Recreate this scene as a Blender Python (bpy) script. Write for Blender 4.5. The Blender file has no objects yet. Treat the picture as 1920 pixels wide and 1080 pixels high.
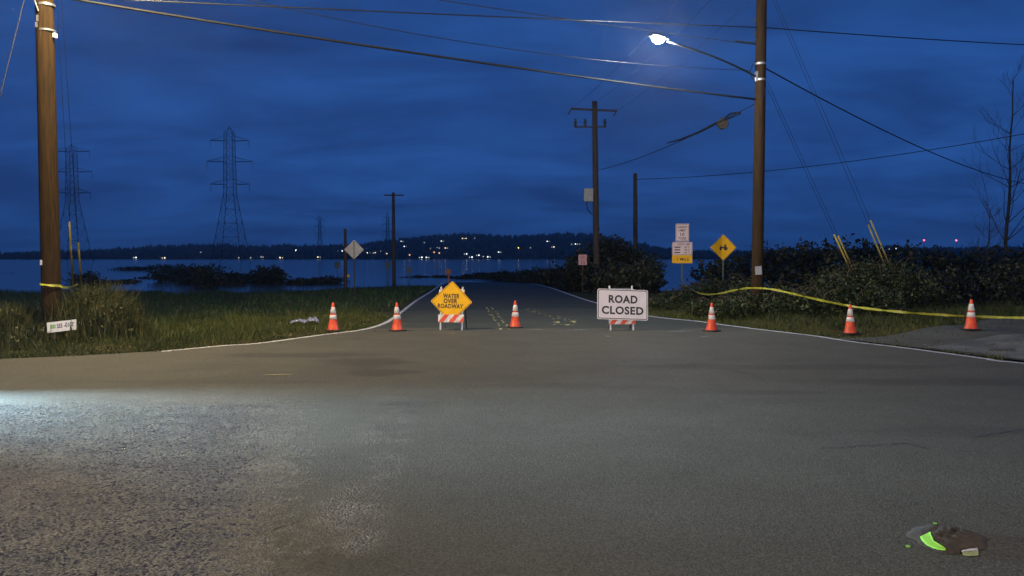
import bpy, bmesh, math, random
import numpy as np
from mathutils import Vector, Matrix

scene = bpy.context.scene
C = scene.collection
random.seed(7)
RNG = np.random.default_rng(11)

# ------------------------------------------------------------------ camera
F = 1600.0          # focal length in pixels of the 1920 wide photograph
HZ = 482.0          # row of the horizon
EYE = 1.85
PITCH = math.atan((540.0 - HZ) / F)
cam_d = bpy.data.cameras.new('camera')
cam_d.sensor_width = 36.0
cam_d.lens = 36.0 * F / 1920.0
cam_d.clip_start = 0.05
cam_d.clip_end = 9000.0
cam = bpy.data.objects.new('camera', cam_d)
C.objects.link(cam)
cam.location = (0, 0, EYE)
cam.rotation_euler = (math.pi / 2 - PITCH, 0, 0)
scene.camera = cam

# ------------------------------------------------------------------ world: dusk sky with low stratus
world = bpy.data.worlds.new('World')
scene.world = world
world.use_nodes = True
wn, wl = world.node_tree.nodes, world.node_tree.links
wn.clear()
w_out = wn.new('ShaderNodeOutputWorld')
w_bg = wn.new('ShaderNodeBackground')
w_sky = wn.new('ShaderNodeTexSky')
w_sky.sky_type = 'NISHITA'
w_sky.sun_disc = False
w_sky.sun_elevation = math.radians(-3.0)
w_sky.sun_rotation = math.radians(-40.0)
w_sky.air_density = 1.0
w_sky.dust_density = 1.0
w_sky.ozone_density = 4.0
w_geo = wn.new('ShaderNodeTexCoord')
w_sep = wn.new('ShaderNodeSeparateXYZ')
wl.new(w_geo.outputs['Generated'], w_sep.inputs[0])
w_z = wn.new('ShaderNodeMath'); w_z.operation = 'MAXIMUM'; w_z.inputs[1].default_value = 0.0
wl.new(w_sep.outputs['Z'], w_z.inputs[0])
w_za = wn.new('ShaderNodeMath'); w_za.operation = 'ADD'; w_za.inputs[1].default_value = 0.16
wl.new(w_z.outputs[0], w_za.inputs[0])
w_div = wn.new('ShaderNodeVectorMath'); w_div.operation = 'DIVIDE'
w_cmb = wn.new('ShaderNodeCombineXYZ')
for i in range(3):
    wl.new(w_za.outputs[0], w_cmb.inputs[i])
wl.new(w_geo.outputs['Generated'], w_div.inputs[0])
wl.new(w_cmb.outputs[0], w_div.inputs[1])
w_map = wn.new('ShaderNodeMapping')
w_map.inputs['Scale'].default_value = (0.85, 1.15, 0.0)
w_map.inputs['Location'].default_value = (3.1, 1.7, 0.0)
wl.new(w_div.outputs[0], w_map.inputs[0])
w_noise = wn.new('ShaderNodeTexNoise')
w_noise.inputs['Scale'].default_value = 1.25
w_noise.inputs['Detail'].default_value = 5.0
w_noise.inputs['Roughness'].default_value = 0.62
w_noise.inputs['Distortion'].default_value = 0.4
wl.new(w_map.outputs[0], w_noise.inputs['Vector'])
w_ramp = wn.new('ShaderNodeValToRGB')
w_ramp.color_ramp.elements[0].position = 0.33
w_ramp.color_ramp.elements[0].color = (0.0125, 0.0470, 0.1850, 1)
w_ramp.color_ramp.elements[1].position = 0.67
w_ramp.color_ramp.elements[1].color = (0.0225, 0.0990, 0.3650, 1)
wl.new(w_noise.outputs['Fac'], w_ramp.inputs[0])
# the cloud deck hides most of the clear dusk sky behind it
SKY_CLEAR = 0.12
w_gain = wn.new('ShaderNodeVectorMath'); w_gain.operation = 'MULTIPLY'
w_gain.inputs[1].default_value = (0.30, 0.60, 1.30)      # tungsten white balance of the camera
wl.new(w_sky.outputs[0], w_gain.inputs[0])
w_mix = wn.new('ShaderNodeMixRGB')
w_mix.inputs['Fac'].default_value = 1.0 - SKY_CLEAR
wl.new(w_gain.outputs[0], w_mix.inputs['Color1'])
w_scale = wn.new('ShaderNodeVectorMath'); w_scale.operation = 'SCALE'
w_scale.inputs['Scale'].default_value = 10.0
wl.new(w_ramp.outputs['Color'], w_scale.inputs[0])
wl.new(w_scale.outputs[0], w_mix.inputs['Color2'])
wl.new(w_mix.outputs[0], w_bg.inputs['Color'])
w_bg.inputs['Strength'].default_value = 0.1
wl.new(w_bg.outputs[0], w_out.inputs['Surface'])

# ------------------------------------------------------------------ view
scene.view_settings.view_transform = 'Standard'
scene.view_settings.look = 'None'
scene.view_settings.exposure = 0.0
scene.view_settings.gamma = 1.0
scene.view_settings.use_curve_mapping = False
scene.cycles.use_denoising = True
scene.cycles.max_bounces = 5
scene.cycles.sample_clamp_indirect = 3.0

# street lamps (watts); the lamps themselves are built with their poles below
POWER_LEFT, POWER_RIGHT, POWER_BACK = 7300.0, 1450.0, 5000.0
POWER_SIDE_HEADLIGHT, POWER_REAR_HEADLIGHT = 43000.0, 27000.0
COL_WARM = (1.0, 0.80, 0.46)
COL_COOL = (0.86, 0.93, 1.0)
COL_BACK = (1.0, 0.86, 0.54)
COL_HEAD = (0.44, 0.72, 1.0)
COL_REAR = (1.0, 0.88, 0.84)

# ------------------------------------------------------------------ helpers
def ray(px, py):
    u, v = px - 960.0, 540.0 - py
    return Vector((u, F * math.cos(PITCH) + v * math.sin(PITCH), -F * math.sin(PITCH) + v * math.cos(PITCH)))

def G(px, py, z=0.0):
    d = ray(px, py)
    t = (z - EYE) / d.z
    return Vector((d.x * t, d.y * t, z))

def P(px, py, Y):
    d = ray(px, py)
    t = Y / d.y
    return Vector((d.x * t, Y, EYE + d.z * t))

def link_mats(me, m):
    for q in (m if isinstance(m, (list, tuple)) else [m]):
        me.materials.append(q)

def obj(name, me, parent=None, loc=(0, 0, 0), rot=(0, 0, 0)):
    o = bpy.data.objects.new(name, me)
    C.objects.link(o)
    o.location = loc
    o.rotation_euler = rot
    if parent is not None:
        o.parent = parent
    return o

def tag(o, label, cat, group=None):
    o['label'] = label
    o['category'] = cat
    if group:
        o['group'] = group
    return o

def structure(o):
    o['kind'] = 'structure'
    return o

def stuff(o):
    o['kind'] = 'stuff'
    return o

def thing(name, label, cat, loc=(0, 0, 0), rot=(0, 0, 0), group=None):
    o = bpy.data.objects.new(name, None)
    o.empty_display_size = 0.2
    C.objects.link(o)
    o.location = loc
    o.rotation_euler = rot
    return tag(o, label, cat, group)

def copy_tree(o, parent=None):
    c = o.copy()
    C.objects.link(c)
    c.parent = parent
    for ch in list(o.children):
        copy_tree(ch, c)
    return c

class MB:
    """collects shapes into one mesh"""
    def __init__(self):
        self.v, self.f, self.mi = [], [], []
    def add(self, vs, fs, mi=0):
        b = len(self.v)
        self.v += [tuple(p) for p in vs]
        self.f += [tuple(b + i for i in f) for f in fs]
        self.mi += [mi] * len(fs)
        return self
    def box(self, c, s, mi=0, rot=None):
        cx, cy, cz = c
        hx, hy, hz = s[0] / 2, s[1] / 2, s[2] / 2
        pts = [Vector((x * hx, y * hy, z * hz)) for z in (-1, 1) for y in (-1, 1) for x in (-1, 1)]
        if rot is not None:
            pts = [rot @ p for p in pts]
        pts = [(p.x + cx, p.y + cy, p.z + cz) for p in pts]
        return self.add(pts, [(0, 2, 3, 1), (4, 5, 7, 6), (0, 1, 5, 4), (2, 6, 7, 3), (0, 4, 6, 2), (1, 3, 7, 5)], mi)
    def tube(self, pts, r, n=8, mi=0, cap=True):
        pts = [Vector(p) for p in pts]
        rs = r if isinstance(r, (list, tuple)) else [r] * len(pts)
        vs, fs = [], []
        for i, p in enumerate(pts):
            a = pts[max(i - 1, 0)]
            b = pts[min(i + 1, len(pts) - 1)]
            t = (b - a).normalized()
            ref = Vector((0, 0, 1)) if abs(t.z) < 0.9 else Vector((0, 1, 0))
            s = t.cross(ref).normalized()
            q = s.cross(t)
            for k in range(n):
                w = 2 * math.pi * k / n
                vs.append(p + (s * math.cos(w) + q * math.sin(w)) * rs[i])
        for i in range(len(pts) - 1):
            for k in range(n):
                k2 = (k + 1) % n
                fs.append((i * n + k, i * n + k2, (i + 1) * n + k2, (i + 1) * n + k))
        if cap:
            fs.append(tuple(range(n - 1, -1, -1)))
            fs.append(tuple((len(pts) - 1) * n + k for k in range(n)))
        return self.add(vs, fs, mi)
    def lathe(self, prof, n=24, mi=0, c=(0, 0, 0)):
        vs, fs = [], []
        for (r, z) in prof:
            for k in range(n):
                w = 2 * math.pi * k / n
                vs.append((c[0] + r * math.cos(w), c[1] + r * math.sin(w), c[2] + z))
        for i in range(len(prof) - 1):
            for k in range(n):
                k2 = (k + 1) % n
                fs.append((i * n + k, i * n + k2, (i + 1) * n + k2, (i + 1) * n + k))
        fs.append(tuple(range(n - 1, -1, -1)))
        fs.append(tuple((len(prof) - 1) * n + k for k in range(n)))
        return self.add(vs, fs, mi)
    def prism(self, poly, y0, y1, mi=0):
        """poly in x, z; extruded along y"""
        n = len(poly)
        vs = [(p[0], y0, p[1]) for p in poly] + [(p[0], y1, p[1]) for p in poly]
        fs = [tuple(range(n)), tuple(range(2 * n - 1, n - 1, -1))]
        for i in range(n):
            j = (i + 1) % n
            fs.append((i, i + n, j + n, j))
        return self.add(vs, fs, mi)
    def mesh(self, name, m, smooth=False):
        me = bpy.data.meshes.new(name)
        me.from_pydata(self.v, [], self.f)
        link_mats(me, m)
        if max(self.mi or [0]) > 0:
            me.polygons.foreach_set('material_index', self.mi)
        if smooth:
            me.polygons.foreach_set('use_smooth', [True] * len(me.polygons))
        me.update()
        return me
    def build(self, name, m, parent=None, loc=(0, 0, 0), rot=(0, 0, 0), smooth=False):
        return obj(name, self.mesh(name, m, smooth), parent, loc, rot)

def np_mesh(name, verts, nper, m):
    """verts (n*nper, 3): n separate faces of nper corners"""
    n = len(verts) // nper
    me = bpy.data.meshes.new(name)
    me.vertices.add(len(verts))
    me.vertices.foreach_set('co', np.asarray(verts, dtype=np.float32).ravel())
    me.loops.add(n * nper)
    me.loops.foreach_set('vertex_index', np.arange(n * nper, dtype=np.int32))
    me.polygons.add(n)
    me.polygons.foreach_set('loop_start', np.arange(0, n * nper, nper, dtype=np.int32))
    me.polygons.foreach_set('loop_total', np.full(n, nper, dtype=np.int32))
    link_mats(me, m)
    me.update(calc_edges=True)
    return me

# ------------------------------------------------------------------ materials
def nodes_of(name):
    m = bpy.data.materials.new(name)
    m.use_nodes = True
    nt = m.node_tree
    b = nt.nodes['Principled BSDF']
    return m, nt, b

def mat(name, col, rough=0.6, metal=0.0, var=0.25, scale=6.0, bump=0.0, spec=0.5, col2=None, stretch=None, detail=4.0, world=False):
    m, nt, b = nodes_of(name)
    N, L = nt.nodes, nt.links
    tc = N.new('ShaderNodeTexCoord')
    mp = N.new('ShaderNodeMapping')
    if stretch:
        mp.inputs['Scale'].default_value = stretch
    if world:
        tc = N.new('ShaderNodeNewGeometry')
    L.new(tc.outputs['Position' if world else 'Object'], mp.inputs[0])
    no = N.new('ShaderNodeTexNoise')
    no.inputs['Scale'].default_value = scale
    no.inputs['Detail'].default_value = detail
    L.new(mp.outputs[0], no.inputs['Vector'])
    rp = N.new('ShaderNodeValToRGB')
    lo = col2 if col2 else tuple(c * (1 - var) for c in col)
    rp.color_ramp.elements[0].position = 0.34
    rp.color_ramp.elements[0].color = (*lo, 1)
    rp.color_ramp.elements[1].position = 0.66
    rp.color_ramp.elements[1].color = (*col, 1)
    L.new(no.outputs['Fac'], rp.inputs[0])
    L.new(rp.outputs[0], b.inputs['Base Color'])
    b.inputs['Roughness'].default_value = rough
    b.inputs['Metallic'].default_value = metal
    b.inputs['Specular IOR Level'].default_value = spec
    if bump:
        bp = N.new('ShaderNodeBump')
        bp.inputs['Strength'].default_value = bump
        bp.inputs['Distance'].default_value = 0.02
        L.new(no.outputs['Fac'], bp.inputs['Height'])
        L.new(bp.outputs[0], b.inputs['Normal'])
    return m

def emit(name, col, strength):
    m, nt, b = nodes_of(name)
    b.inputs['Base Color'].default_value = (*col, 1)
    b.inputs['Emission Color'].default_value = (*col, 1)
    b.inputs['Emission Strength'].default_value = strength
    return m

def leafmat(name, c1, c2, c3=None, scale=2.5, rough=0.55):
    m, nt, b = nodes_of(name)
    N, L = nt.nodes, nt.links
    ge = N.new('ShaderNodeNewGeometry')
    no = N.new('ShaderNodeTexNoise'); no.inputs['Scale'].default_value = scale; no.inputs['Detail'].default_value = 3
    L.new(ge.outputs['Position'], no.inputs['Vector'])
    ad = N.new('ShaderNodeMath'); ad.operation = 'MULTIPLY_ADD'; ad.inputs[1].default_value = 0.55; 
    L.new(ge.outputs['Random Per Island'], ad.inputs[0])
    sc = N.new('ShaderNodeMath'); sc.operation = 'MULTIPLY_ADD'; sc.inputs[1].default_value = 1.0; sc.inputs[2].default_value = -0.27
    L.new(no.outputs['Fac'], sc.inputs[0]); L.new(sc.outputs[0], ad.inputs[2])
    rp = N.new('ShaderNodeValToRGB')
    rp.color_ramp.elements[0].position = 0.25; rp.color_ramp.elements[0].color = (*c1, 1)
    rp.color_ramp.elements[1].position = 0.66; rp.color_ramp.elements[1].color = (*c2, 1)
    if c3:
        e = rp.color_ramp.elements.new(0.88); e.color = (*c3, 1)
    L.new(ad.outputs[0], rp.inputs[0])
    L.new(rp.outputs[0], b.inputs['Base Color'])
    b.inputs['Roughness'].default_value = rough
    b.inputs['Specular IOR Level'].default_value = 0.3
    return m

M = {}
M['pole'] = mat('pole_wood', (0.040, 0.020, 0.0055), 0.9, scale=5, stretch=(6, 6, 0.35), col2=(0.014, 0.008, 0.003), bump=0.6, detail=6, spec=0.2)
M['pole_dark'] = mat('pole_wood_dark', (0.06, 0.042, 0.028), 0.85, scale=5, stretch=(6, 6, 0.35), col2=(0.03, 0.021, 0.014), bump=0.6)
M['steel'] = mat('galvanised_steel', (0.42, 0.43, 0.44), 0.42, 0.8, var=0.35, scale=18)
M['dark_steel'] = mat('dark_steel', (0.05, 0.055, 0.06), 0.6, 0.5, var=0.3)
M['lattice'] = mat('tower_steel', (0.028, 0.03, 0.034), 0.6, 0.3, var=0.3, scale=0.6)
M['orange'] = mat('cone_orange', (0.80, 0.085, 0.022), 0.5, scale=9, col2=(0.50, 0.055, 0.020), world=True, detail=7)
M['band'] = mat('reflective_white', (0.80, 0.76, 0.74), 0.4, scale=11, col2=(0.50, 0.46, 0.43), world=True, detail=7)
M['rubber'] = mat('black_rubber', (0.02, 0.02, 0.021), 0.7, var=0.4, scale=12)
M['sign_white'] = mat('sign_white', (0.78, 0.72, 0.75), 0.5, spec=0.2, var=0.10, scale=3)
M['sign_cream'] = mat('sign_weathered_white', (0.72, 0.55, 0.55), 0.5, spec=0.2, var=0.18, scale=3)
M['sign_yellow'] = mat('sign_yellow', (0.85, 0.45, 0.008), 0.5, spec=0.2, var=0.14, scale=4)
M['sign_orange'] = mat('sign_orange', (0.70, 0.16, 0.012), 0.45, var=0.2, scale=4)
M['sign_pink'] = mat('sign_faded', (0.52, 0.25, 0.25), 0.5, var=0.15, scale=4)
M['black'] = mat('sign_black', (0.018, 0.016, 0.016), 0.5, var=0.3, scale=8)
M['brownblack'] = mat('sign_lettering', (0.030, 0.017, 0.010), 0.5, var=0.3, scale=8)
M['sign_back'] = mat('sign_back_aluminium', (0.30, 0.30, 0.31), 0.5, 0.5, var=0.2, scale=5)
M['post'] = mat('sign_post', (0.10, 0.12, 0.11), 0.6, 0.3, var=0.3)
M['white_plastic'] = mat('white_plastic', (0.74, 0.73, 0.76), 0.4, var=0.14, scale=14)
M['yellow_tape'] = mat('barrier_tape', (0.44, 0.43, 0.045), 0.4, var=0.4, scale=9)
M['guard'] = mat('guy_guard_plastic', (0.16, 0.125, 0.025), 0.6, var=0.5, spec=0.2, scale=6)
M['wire'] = mat('cable_jacket', (0.014, 0.014, 0.014), 0.6, 0.0, var=0.2, spec=0.2)
M['wire_metal'] = mat('bare_conductor', (0.055, 0.055, 0.055), 0.40, 0.8, var=0.2)
M['insulator'] = mat('insulator', (0.05, 0.05, 0.05), 0.3, var=0.2)
M['cabinet'] = mat('grey_cabinet', (0.26, 0.28, 0.28), 0.55, 0.2, var=0.2)
M['green_print'] = mat('green_print', (0.10, 0.30, 0.035), 0.5, var=0.1)
M['navy_print'] = mat('navy_print', (0.035, 0.055, 0.11), 0.5, var=0.1)
M['cloth_brown'] = mat('brown_cloth', (0.060, 0.042, 0.026), 0.95, var=0.5, scale=16, bump=0.5)
M['lime'] = mat('lime_fabric', (0.24, 0.50, 0.03), 0.7, var=0.12, scale=20)
M['lime_pale'] = mat('pale_lime_fabric', (0.40, 0.44, 0.16), 0.6, var=0.2, scale=20)
M['plastic_film'] = mat('crumpled_film', (0.30, 0.32, 0.46), 0.22, var=0.5, scale=20)
M['white_paint'] = None
M['leaf_bramble'] = leafmat('bramble_leaf', (0.008, 0.013, 0.004), (0.032, 0.044, 0.010), (0.060, 0.050, 0.018))
M['leaf_dark'] = leafmat('thicket_leaf', (0.010, 0.013, 0.005), (0.026, 0.030, 0.010), scale=0.7)
M['leaf_weed'] = leafmat('weed_leaf', (0.018, 0.024, 0.006), (0.066, 0.070, 0.016), (0.12, 0.085, 0.030))
M['grass'] = leafmat('verge_grass', (0.022, 0.036, 0.008), (0.088, 0.104, 0.016), (0.12, 0.082, 0.030), scale=1.6)
M['grass_field'] = leafmat('field_grass', (0.012, 0.034, 0.009), (0.026, 0.054, 0.014), scale=0.5)
M['stem'] = mat('stem', (0.07, 0.05, 0.03), 0.8)
M['cane'] = mat('bramble_cane', (0.085, 0.050, 0.030), 0.7)
M['bark'] = mat('bare_bark', (0.045, 0.042, 0.034), 0.85, scale=8, bump=0.4)
M['conifer'] = leafmat('far_conifer', (0.014, 0.019, 0.015), (0.03, 0.035, 0.026), scale=0.05)

# asphalt -------------------------------------------------------------
def asphalt():
    m, nt, b = nodes_of('asphalt')
    N, L = nt.nodes, nt.links
    ge = N.new('ShaderNodeNewGeometry')
    pos = ge.outputs['Position']
    sp = N.new('ShaderNodeSeparateXYZ'); L.new(pos, sp.inputs[0])
    def math_(op, a, bb=None, c=None, clamp=False):
        n = N.new('ShaderNodeMath'); n.operation = op; n.use_clamp = clamp
        for i, q in enumerate((a, bb, c)):
            if q is None:
                continue
            if isinstance(q, (int, float)):
                n.inputs[i].default_value = q
            else:
                L.new(q, n.inputs[i])
        return n.outputs[0]
    def noise(scale, detail=4, rough=0.5, vec=None, stretch=None):
        n = N.new('ShaderNodeTexNoise')
        n.inputs['Scale'].default_value = scale; n.inputs['Detail'].default_value = detail; n.inputs['Roughness'].default_value = rough
        v = vec or pos
        if stretch:
            mp = N.new('ShaderNodeMapping'); mp.inputs['Scale'].default_value = stretch
            L.new(v, mp.inputs[0]); v = mp.outputs[0]
        L.new(v, n.inputs['Vector'])
        return n.outputs['Fac']
    def smooth(v, lo, hi):
        n = N.new('ShaderNodeMapRange'); n.interpolation_type = 'SMOOTHSTEP'
        n.inputs['From Min'].default_value = lo; n.inputs['From Max'].default_value = hi
        L.new(v, n.inputs['Value'])
        return n.outputs[0]
    big = noise(0.16, 4, 0.6)
    mid = noise(0.9, 5, 0.6)
    streak = noise(0.5, 4, 0.55, stretch=(0.35, 1.6, 1))
    fine = noise(55, 3, 0.7)
    vor = N.new('ShaderNodeTexVoronoi'); vor.inputs['Scale'].default_value = 58.0; L.new(pos, vor.inputs['Vector'])
    grit = N.new('ShaderNodeTexVoronoi'); grit.inputs['Scale'].default_value = 75.0; L.new(pos, grit.inputs['Vector'])
    # older coarse chip seal of the through street on the left of the seam
    wob = math_('MULTIPLY_ADD', noise(1.6, 4), 0.9, -0.45)
    seam_x = math_('ADD', sp.outputs['X'], math_('MULTIPLY_ADD', sp.outputs['Y'], 0.22, 0.47))   # x + 2.85 - .22(10.6-y)
    left = smooth(math_('ADD', seam_x, wob), 0.12, -0.12)
    wob2 = math_('MULTIPLY_ADD', noise(0.7, 4), 0.8, -0.4)
    front = smooth(math_('ADD', sp.outputs['Y'], wob2), 11.9, 10.2)
    coarse = math_('MULTIPLY', left, front)
    # a worn wheel track right of the seam
    trk = math_('ABSOLUTE', math_('ADD', sp.outputs['X'], math_('MULTIPLY_ADD', sp.outputs['Y'], 0.05, 0.85)))
    track = math_('MULTIPLY', math_('MULTIPLY', smooth(trk, 0.42, 0.12), front), smooth(mid, 0.40, 0.60))
    coarse_all = math_('MAXIMUM', coarse, math_('MULTIPLY', track, 0.75))
    # the seal wears through in speckles towards the seam
    fade = smooth(math_('ADD', seam_x, math_('MULTIPLY_ADD', noise(9, 4, 0.7), 2.2, -1.1)), 0.50, -0.40)
    coarse_all = math_('MAXIMUM', math_('MULTIPLY', fade, front), math_('MULTIPLY', track, 0.75))
    # colour
    rp = N.new('ShaderNodeValToRGB')
    rp.color_ramp.elements[0].position = 0.30; rp.color_ramp.elements[0].color = (0.066, 0.062, 0.045, 1)
    rp.color_ramp.elements[1].position = 0.72; rp.color_ramp.elements[1].color = (0.108, 0.101, 0.073, 1)
    tone = math_('ADD', math_('MULTIPLY', big, 0.5), math_('ADD', math_('MULTIPLY', mid, 0.28), math_('MULTIPLY', streak, 0.22)))
    L.new(tone, rp.inputs[0])
    # dark damp stains with their own outlines
    def ell(cx, cy, rx, ry, amp):
        dx = math_('DIVIDE', math_('ADD', sp.outputs['X'], -cx), rx)
        dy = math_('DIVIDE', math_('ADD', sp.outputs['Y'], -cy), ry)
        d = math_('SQRT', math_('ADD', math_('MULTIPLY', dx, dx), math_('MULTIPLY', dy, dy)))
        d = math_('ADD', d, math_('MULTIPLY_ADD', edge, 1.7, -0.85))
        return math_('MULTIPLY', smooth(d, 1.05, 0.45), amp)
    edge = noise(1.3, 6, 0.65, stretch=(0.6, 1.3, 1))
    damp = None
    for e_ in ((-3.9, 16.1, 1.9, 0.55, 0.42), (-2.6, 15.0, 0.9, 1.0, 0.5), (-2.1, 13.6, 0.8, 0.5, 0.5), (4.8, 14.3, 3.4, 0.5, 0.4), (6.8, 12.6, 3.0, 0.5, 0.4), (0.5, 12.2, 1.6, 0.35, 0.22), (3.4, 11.6, 1.2, 0.3, 0.3), (-4.0, 12.6, 2.6, 0.25, 0.3), (5.0, 9.0, 1.8, 0.35, 0.25)):
        q_ = ell(*e_)
        damp = q_ if damp is None else math_('MAXIMUM', damp, q_)
    st = smooth(noise(0.42, 5, 0.62, stretch=(0.8, 1.5, 1)), 0.60, 0.72)
    mx = N.new('ShaderNodeMixRGB'); mx.blend_type = 'MULTIPLY'
    L.new(math_('MAXIMUM', math_('MULTIPLY', st, 0.45), math_('MULTIPLY', damp, 1.25)), mx.inputs['Fac']); L.new(rp.outputs[0], mx.inputs['Color1'])
    mx.inputs['Color2'].default_value = (0.5, 0.5, 0.52, 1)
    gr = N.new('ShaderNodeMixRGB'); gr.blend_type = 'MULTIPLY'; gr.inputs['Fac'].default_value = 0.55
    grc = N.new('ShaderNodeValToRGB')
    grc.color_ramp.elements[0].position = 0.35; grc.color_ramp.elements[0].color = (0.45, 0.45, 0.45, 1)
    grc.color_ramp.elements[1].position = 0.65; grc.color_ramp.elements[1].color = (1.25, 1.25, 1.25, 1)
    L.new(fine, grc.inputs[0]); L.new(mx.outputs[0], gr.inputs['Color1']); L.new(grc.outputs[0], gr.inputs['Color2'])
    cc = N.new('ShaderNodeMixRGB'); cc.blend_type = 'MULTIPLY'
    L.new(math_('MULTIPLY', coarse_all, 0.8), cc.inputs['Fac']); L.new(gr.outputs[0], cc.inputs['Color1'])
    cc.inputs['Color2'].default_value = (0.85, 0.84, 0.83, 1)
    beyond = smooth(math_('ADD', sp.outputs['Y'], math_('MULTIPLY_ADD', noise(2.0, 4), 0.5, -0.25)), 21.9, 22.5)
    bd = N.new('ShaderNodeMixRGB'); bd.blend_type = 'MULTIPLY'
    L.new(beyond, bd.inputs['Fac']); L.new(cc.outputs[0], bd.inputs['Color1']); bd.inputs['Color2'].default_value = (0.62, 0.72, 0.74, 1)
    # every stone has its own tone; mortar between them is dark
    vc = N.new('ShaderNodeSeparateColor'); L.new(vor.outputs['Color'], vc.inputs[0])
    tone_s = math_('MULTIPLY', math_('MULTIPLY_ADD', vc.outputs['Red'], 2.6, 0.45), smooth(vor.outputs['Distance'], 0.75, 0.30))
    mott = math_('MULTIPLY_ADD', smooth(noise(1.7, 6, 0.7, stretch=(0.8, 1.3, 1)), 0.38, 0.66), 0.9, 0.62)
    tone_s = math_('MULTIPLY', tone_s, mott)
    gc = N.new('ShaderNodeSeparateColor'); L.new(grit.outputs['Color'], gc.inputs[0])
    tone_g = math_('MULTIPLY_ADD', gc.outputs['Red'], 0.7, 0.65)
    tn = N.new('ShaderNodeMix'); L.new(coarse_all, tn.inputs['Factor']); L.new(tone_g, tn.inputs['A']); L.new(tone_s, tn.inputs['B'])
    vm = N.new('ShaderNodeVectorMath'); vm.operation = 'SCALE'
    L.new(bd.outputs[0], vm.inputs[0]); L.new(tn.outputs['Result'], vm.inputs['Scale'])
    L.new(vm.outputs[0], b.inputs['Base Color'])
    # wetness
    vsep = vc.outputs['Green']
    r = math_('MULTIPLY_ADD', mid, -0.20, 0.86)
    rr = N.new('ShaderNodeMix'); L.new(coarse_all, rr.inputs['Factor']); L.new(r, rr.inputs['A'])
    L.new(math_('MULTIPLY_ADD', vsep, 0.55, 0.10), rr.inputs['B'])
    L.new(rr.outputs['Result'], b.inputs['Roughness'])
    sp_ = N.new('ShaderNodeMix'); L.new(coarse_all, sp_.inputs['Factor']); sp_.inputs['A'].default_value = 0.22; sp_.inputs['B'].default_value = 0.45
    L.new(sp_.outputs['Result'], b.inputs['Specular IOR Level'])
    # relief: stones of the chip seal, finer grit elsewhere
    h = math_('ADD', math_('MULTIPLY', math_('MULTIPLY', math_('SUBTRACT', 1.0, vor.outputs['Distance']), coarse_all), 1.0), math_('ADD', math_('MULTIPLY', fine, 0.35), math_('MULTIPLY', grit.outputs['Distance'], -0.22)))
    bp = N.new('ShaderNodeBump'); bp.inputs['Strength'].default_value = 0.9; bp.inputs['Distance'].default_value = 0.014
    L.new(h, bp.inputs['Height']); L.new(bp.outputs[0], b.inputs['Normal'])
    return m
M['asphalt'] = asphalt()

def paint(name, col, keep):
    """worn road paint: flakes away to bare asphalt colour"""
    m, nt, b = nodes_of(name)
    N, L = nt.nodes, nt.links
    ge = N.new('ShaderNodeNewGeometry')
    no = N.new('ShaderNodeTexNoise'); no.inputs['Scale'].default_value = 7.0; no.inputs['Detail'].default_value = 6; no.inputs['Roughness'].default_value = 0.7
    L.new(ge.outputs['Position'], no.inputs['Vector'])
    rp = N.new('ShaderNodeValToRGB')
    rp.color_ramp.elements[0].position = keep; rp.color_ramp.elements[0].color = (0.085, 0.083, 0.078, 1)
    rp.color_ramp.elements[1].position = keep + 0.14; rp.color_ramp.elements[1].color = (*col, 1)
    L.new(no.outputs['Fac'], rp.inputs[0]); L.new(rp.outputs[0], b.inputs['Base Color'])
    b.inputs['Roughness'].default_value = 0.6
    return m
M['white_paint'] = paint('white_road_paint', (0.52, 0.51, 0.49), 0.34)
M['white_worn'] = paint('worn_white_paint', (0.32, 0.32, 0.32), 0.46)
M['yellow_worn'] = paint('worn_yellow_paint', (0.52, 0.45, 0.16), 0.33)

def ground_mat():
    m, nt, b = nodes_of('ground_soil')
    N, L = nt.nodes, nt.links
    ge = N.new('ShaderNodeNewGeometry')
    no = N.new('ShaderNodeTexNoise'); no.inputs['Scale'].default_value = 0.6; no.inputs['Detail'].default_value = 6; no.inputs['Roughness'].default_value = 0.65
    L.new(ge.outputs['Position'], no.inputs['Vector'])
    rp = N.new('ShaderNodeValToRGB')
    rp.color_ramp.elements[0].position = 0.3; rp.color_ramp.elements[0].color = (0.026, 0.030, 0.011, 1)
    rp.color_ramp.elements[1].position = 0.7; rp.color_ramp.elements[1].color = (0.070, 0.060, 0.024, 1)
    L.new(no.outputs['Fac'], rp.inputs[0]); L.new(rp.outputs[0], b.inputs['Base Color'])
    b.inputs['Roughness'].default_value = 0.95
    b.inputs['Specular IOR Level'].default_value = 0.1
    n2 = N.new('ShaderNodeTexNoise'); n2.inputs['Scale'].default_value = 14; n2.inputs['Detail'].default_value = 4
    L.new(ge.outputs['Position'], n2.inputs['Vector'])
    bp = N.new('ShaderNodeBump'); bp.inputs['Strength'].default_value = 0.8; bp.inputs['Distance'].default_value = 0.05
    L.new(n2.outputs['Fac'], bp.inputs['Height']); L.new(bp.outputs[0], b.inputs['Normal'])
    return m
M['soil'] = ground_mat()

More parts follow.
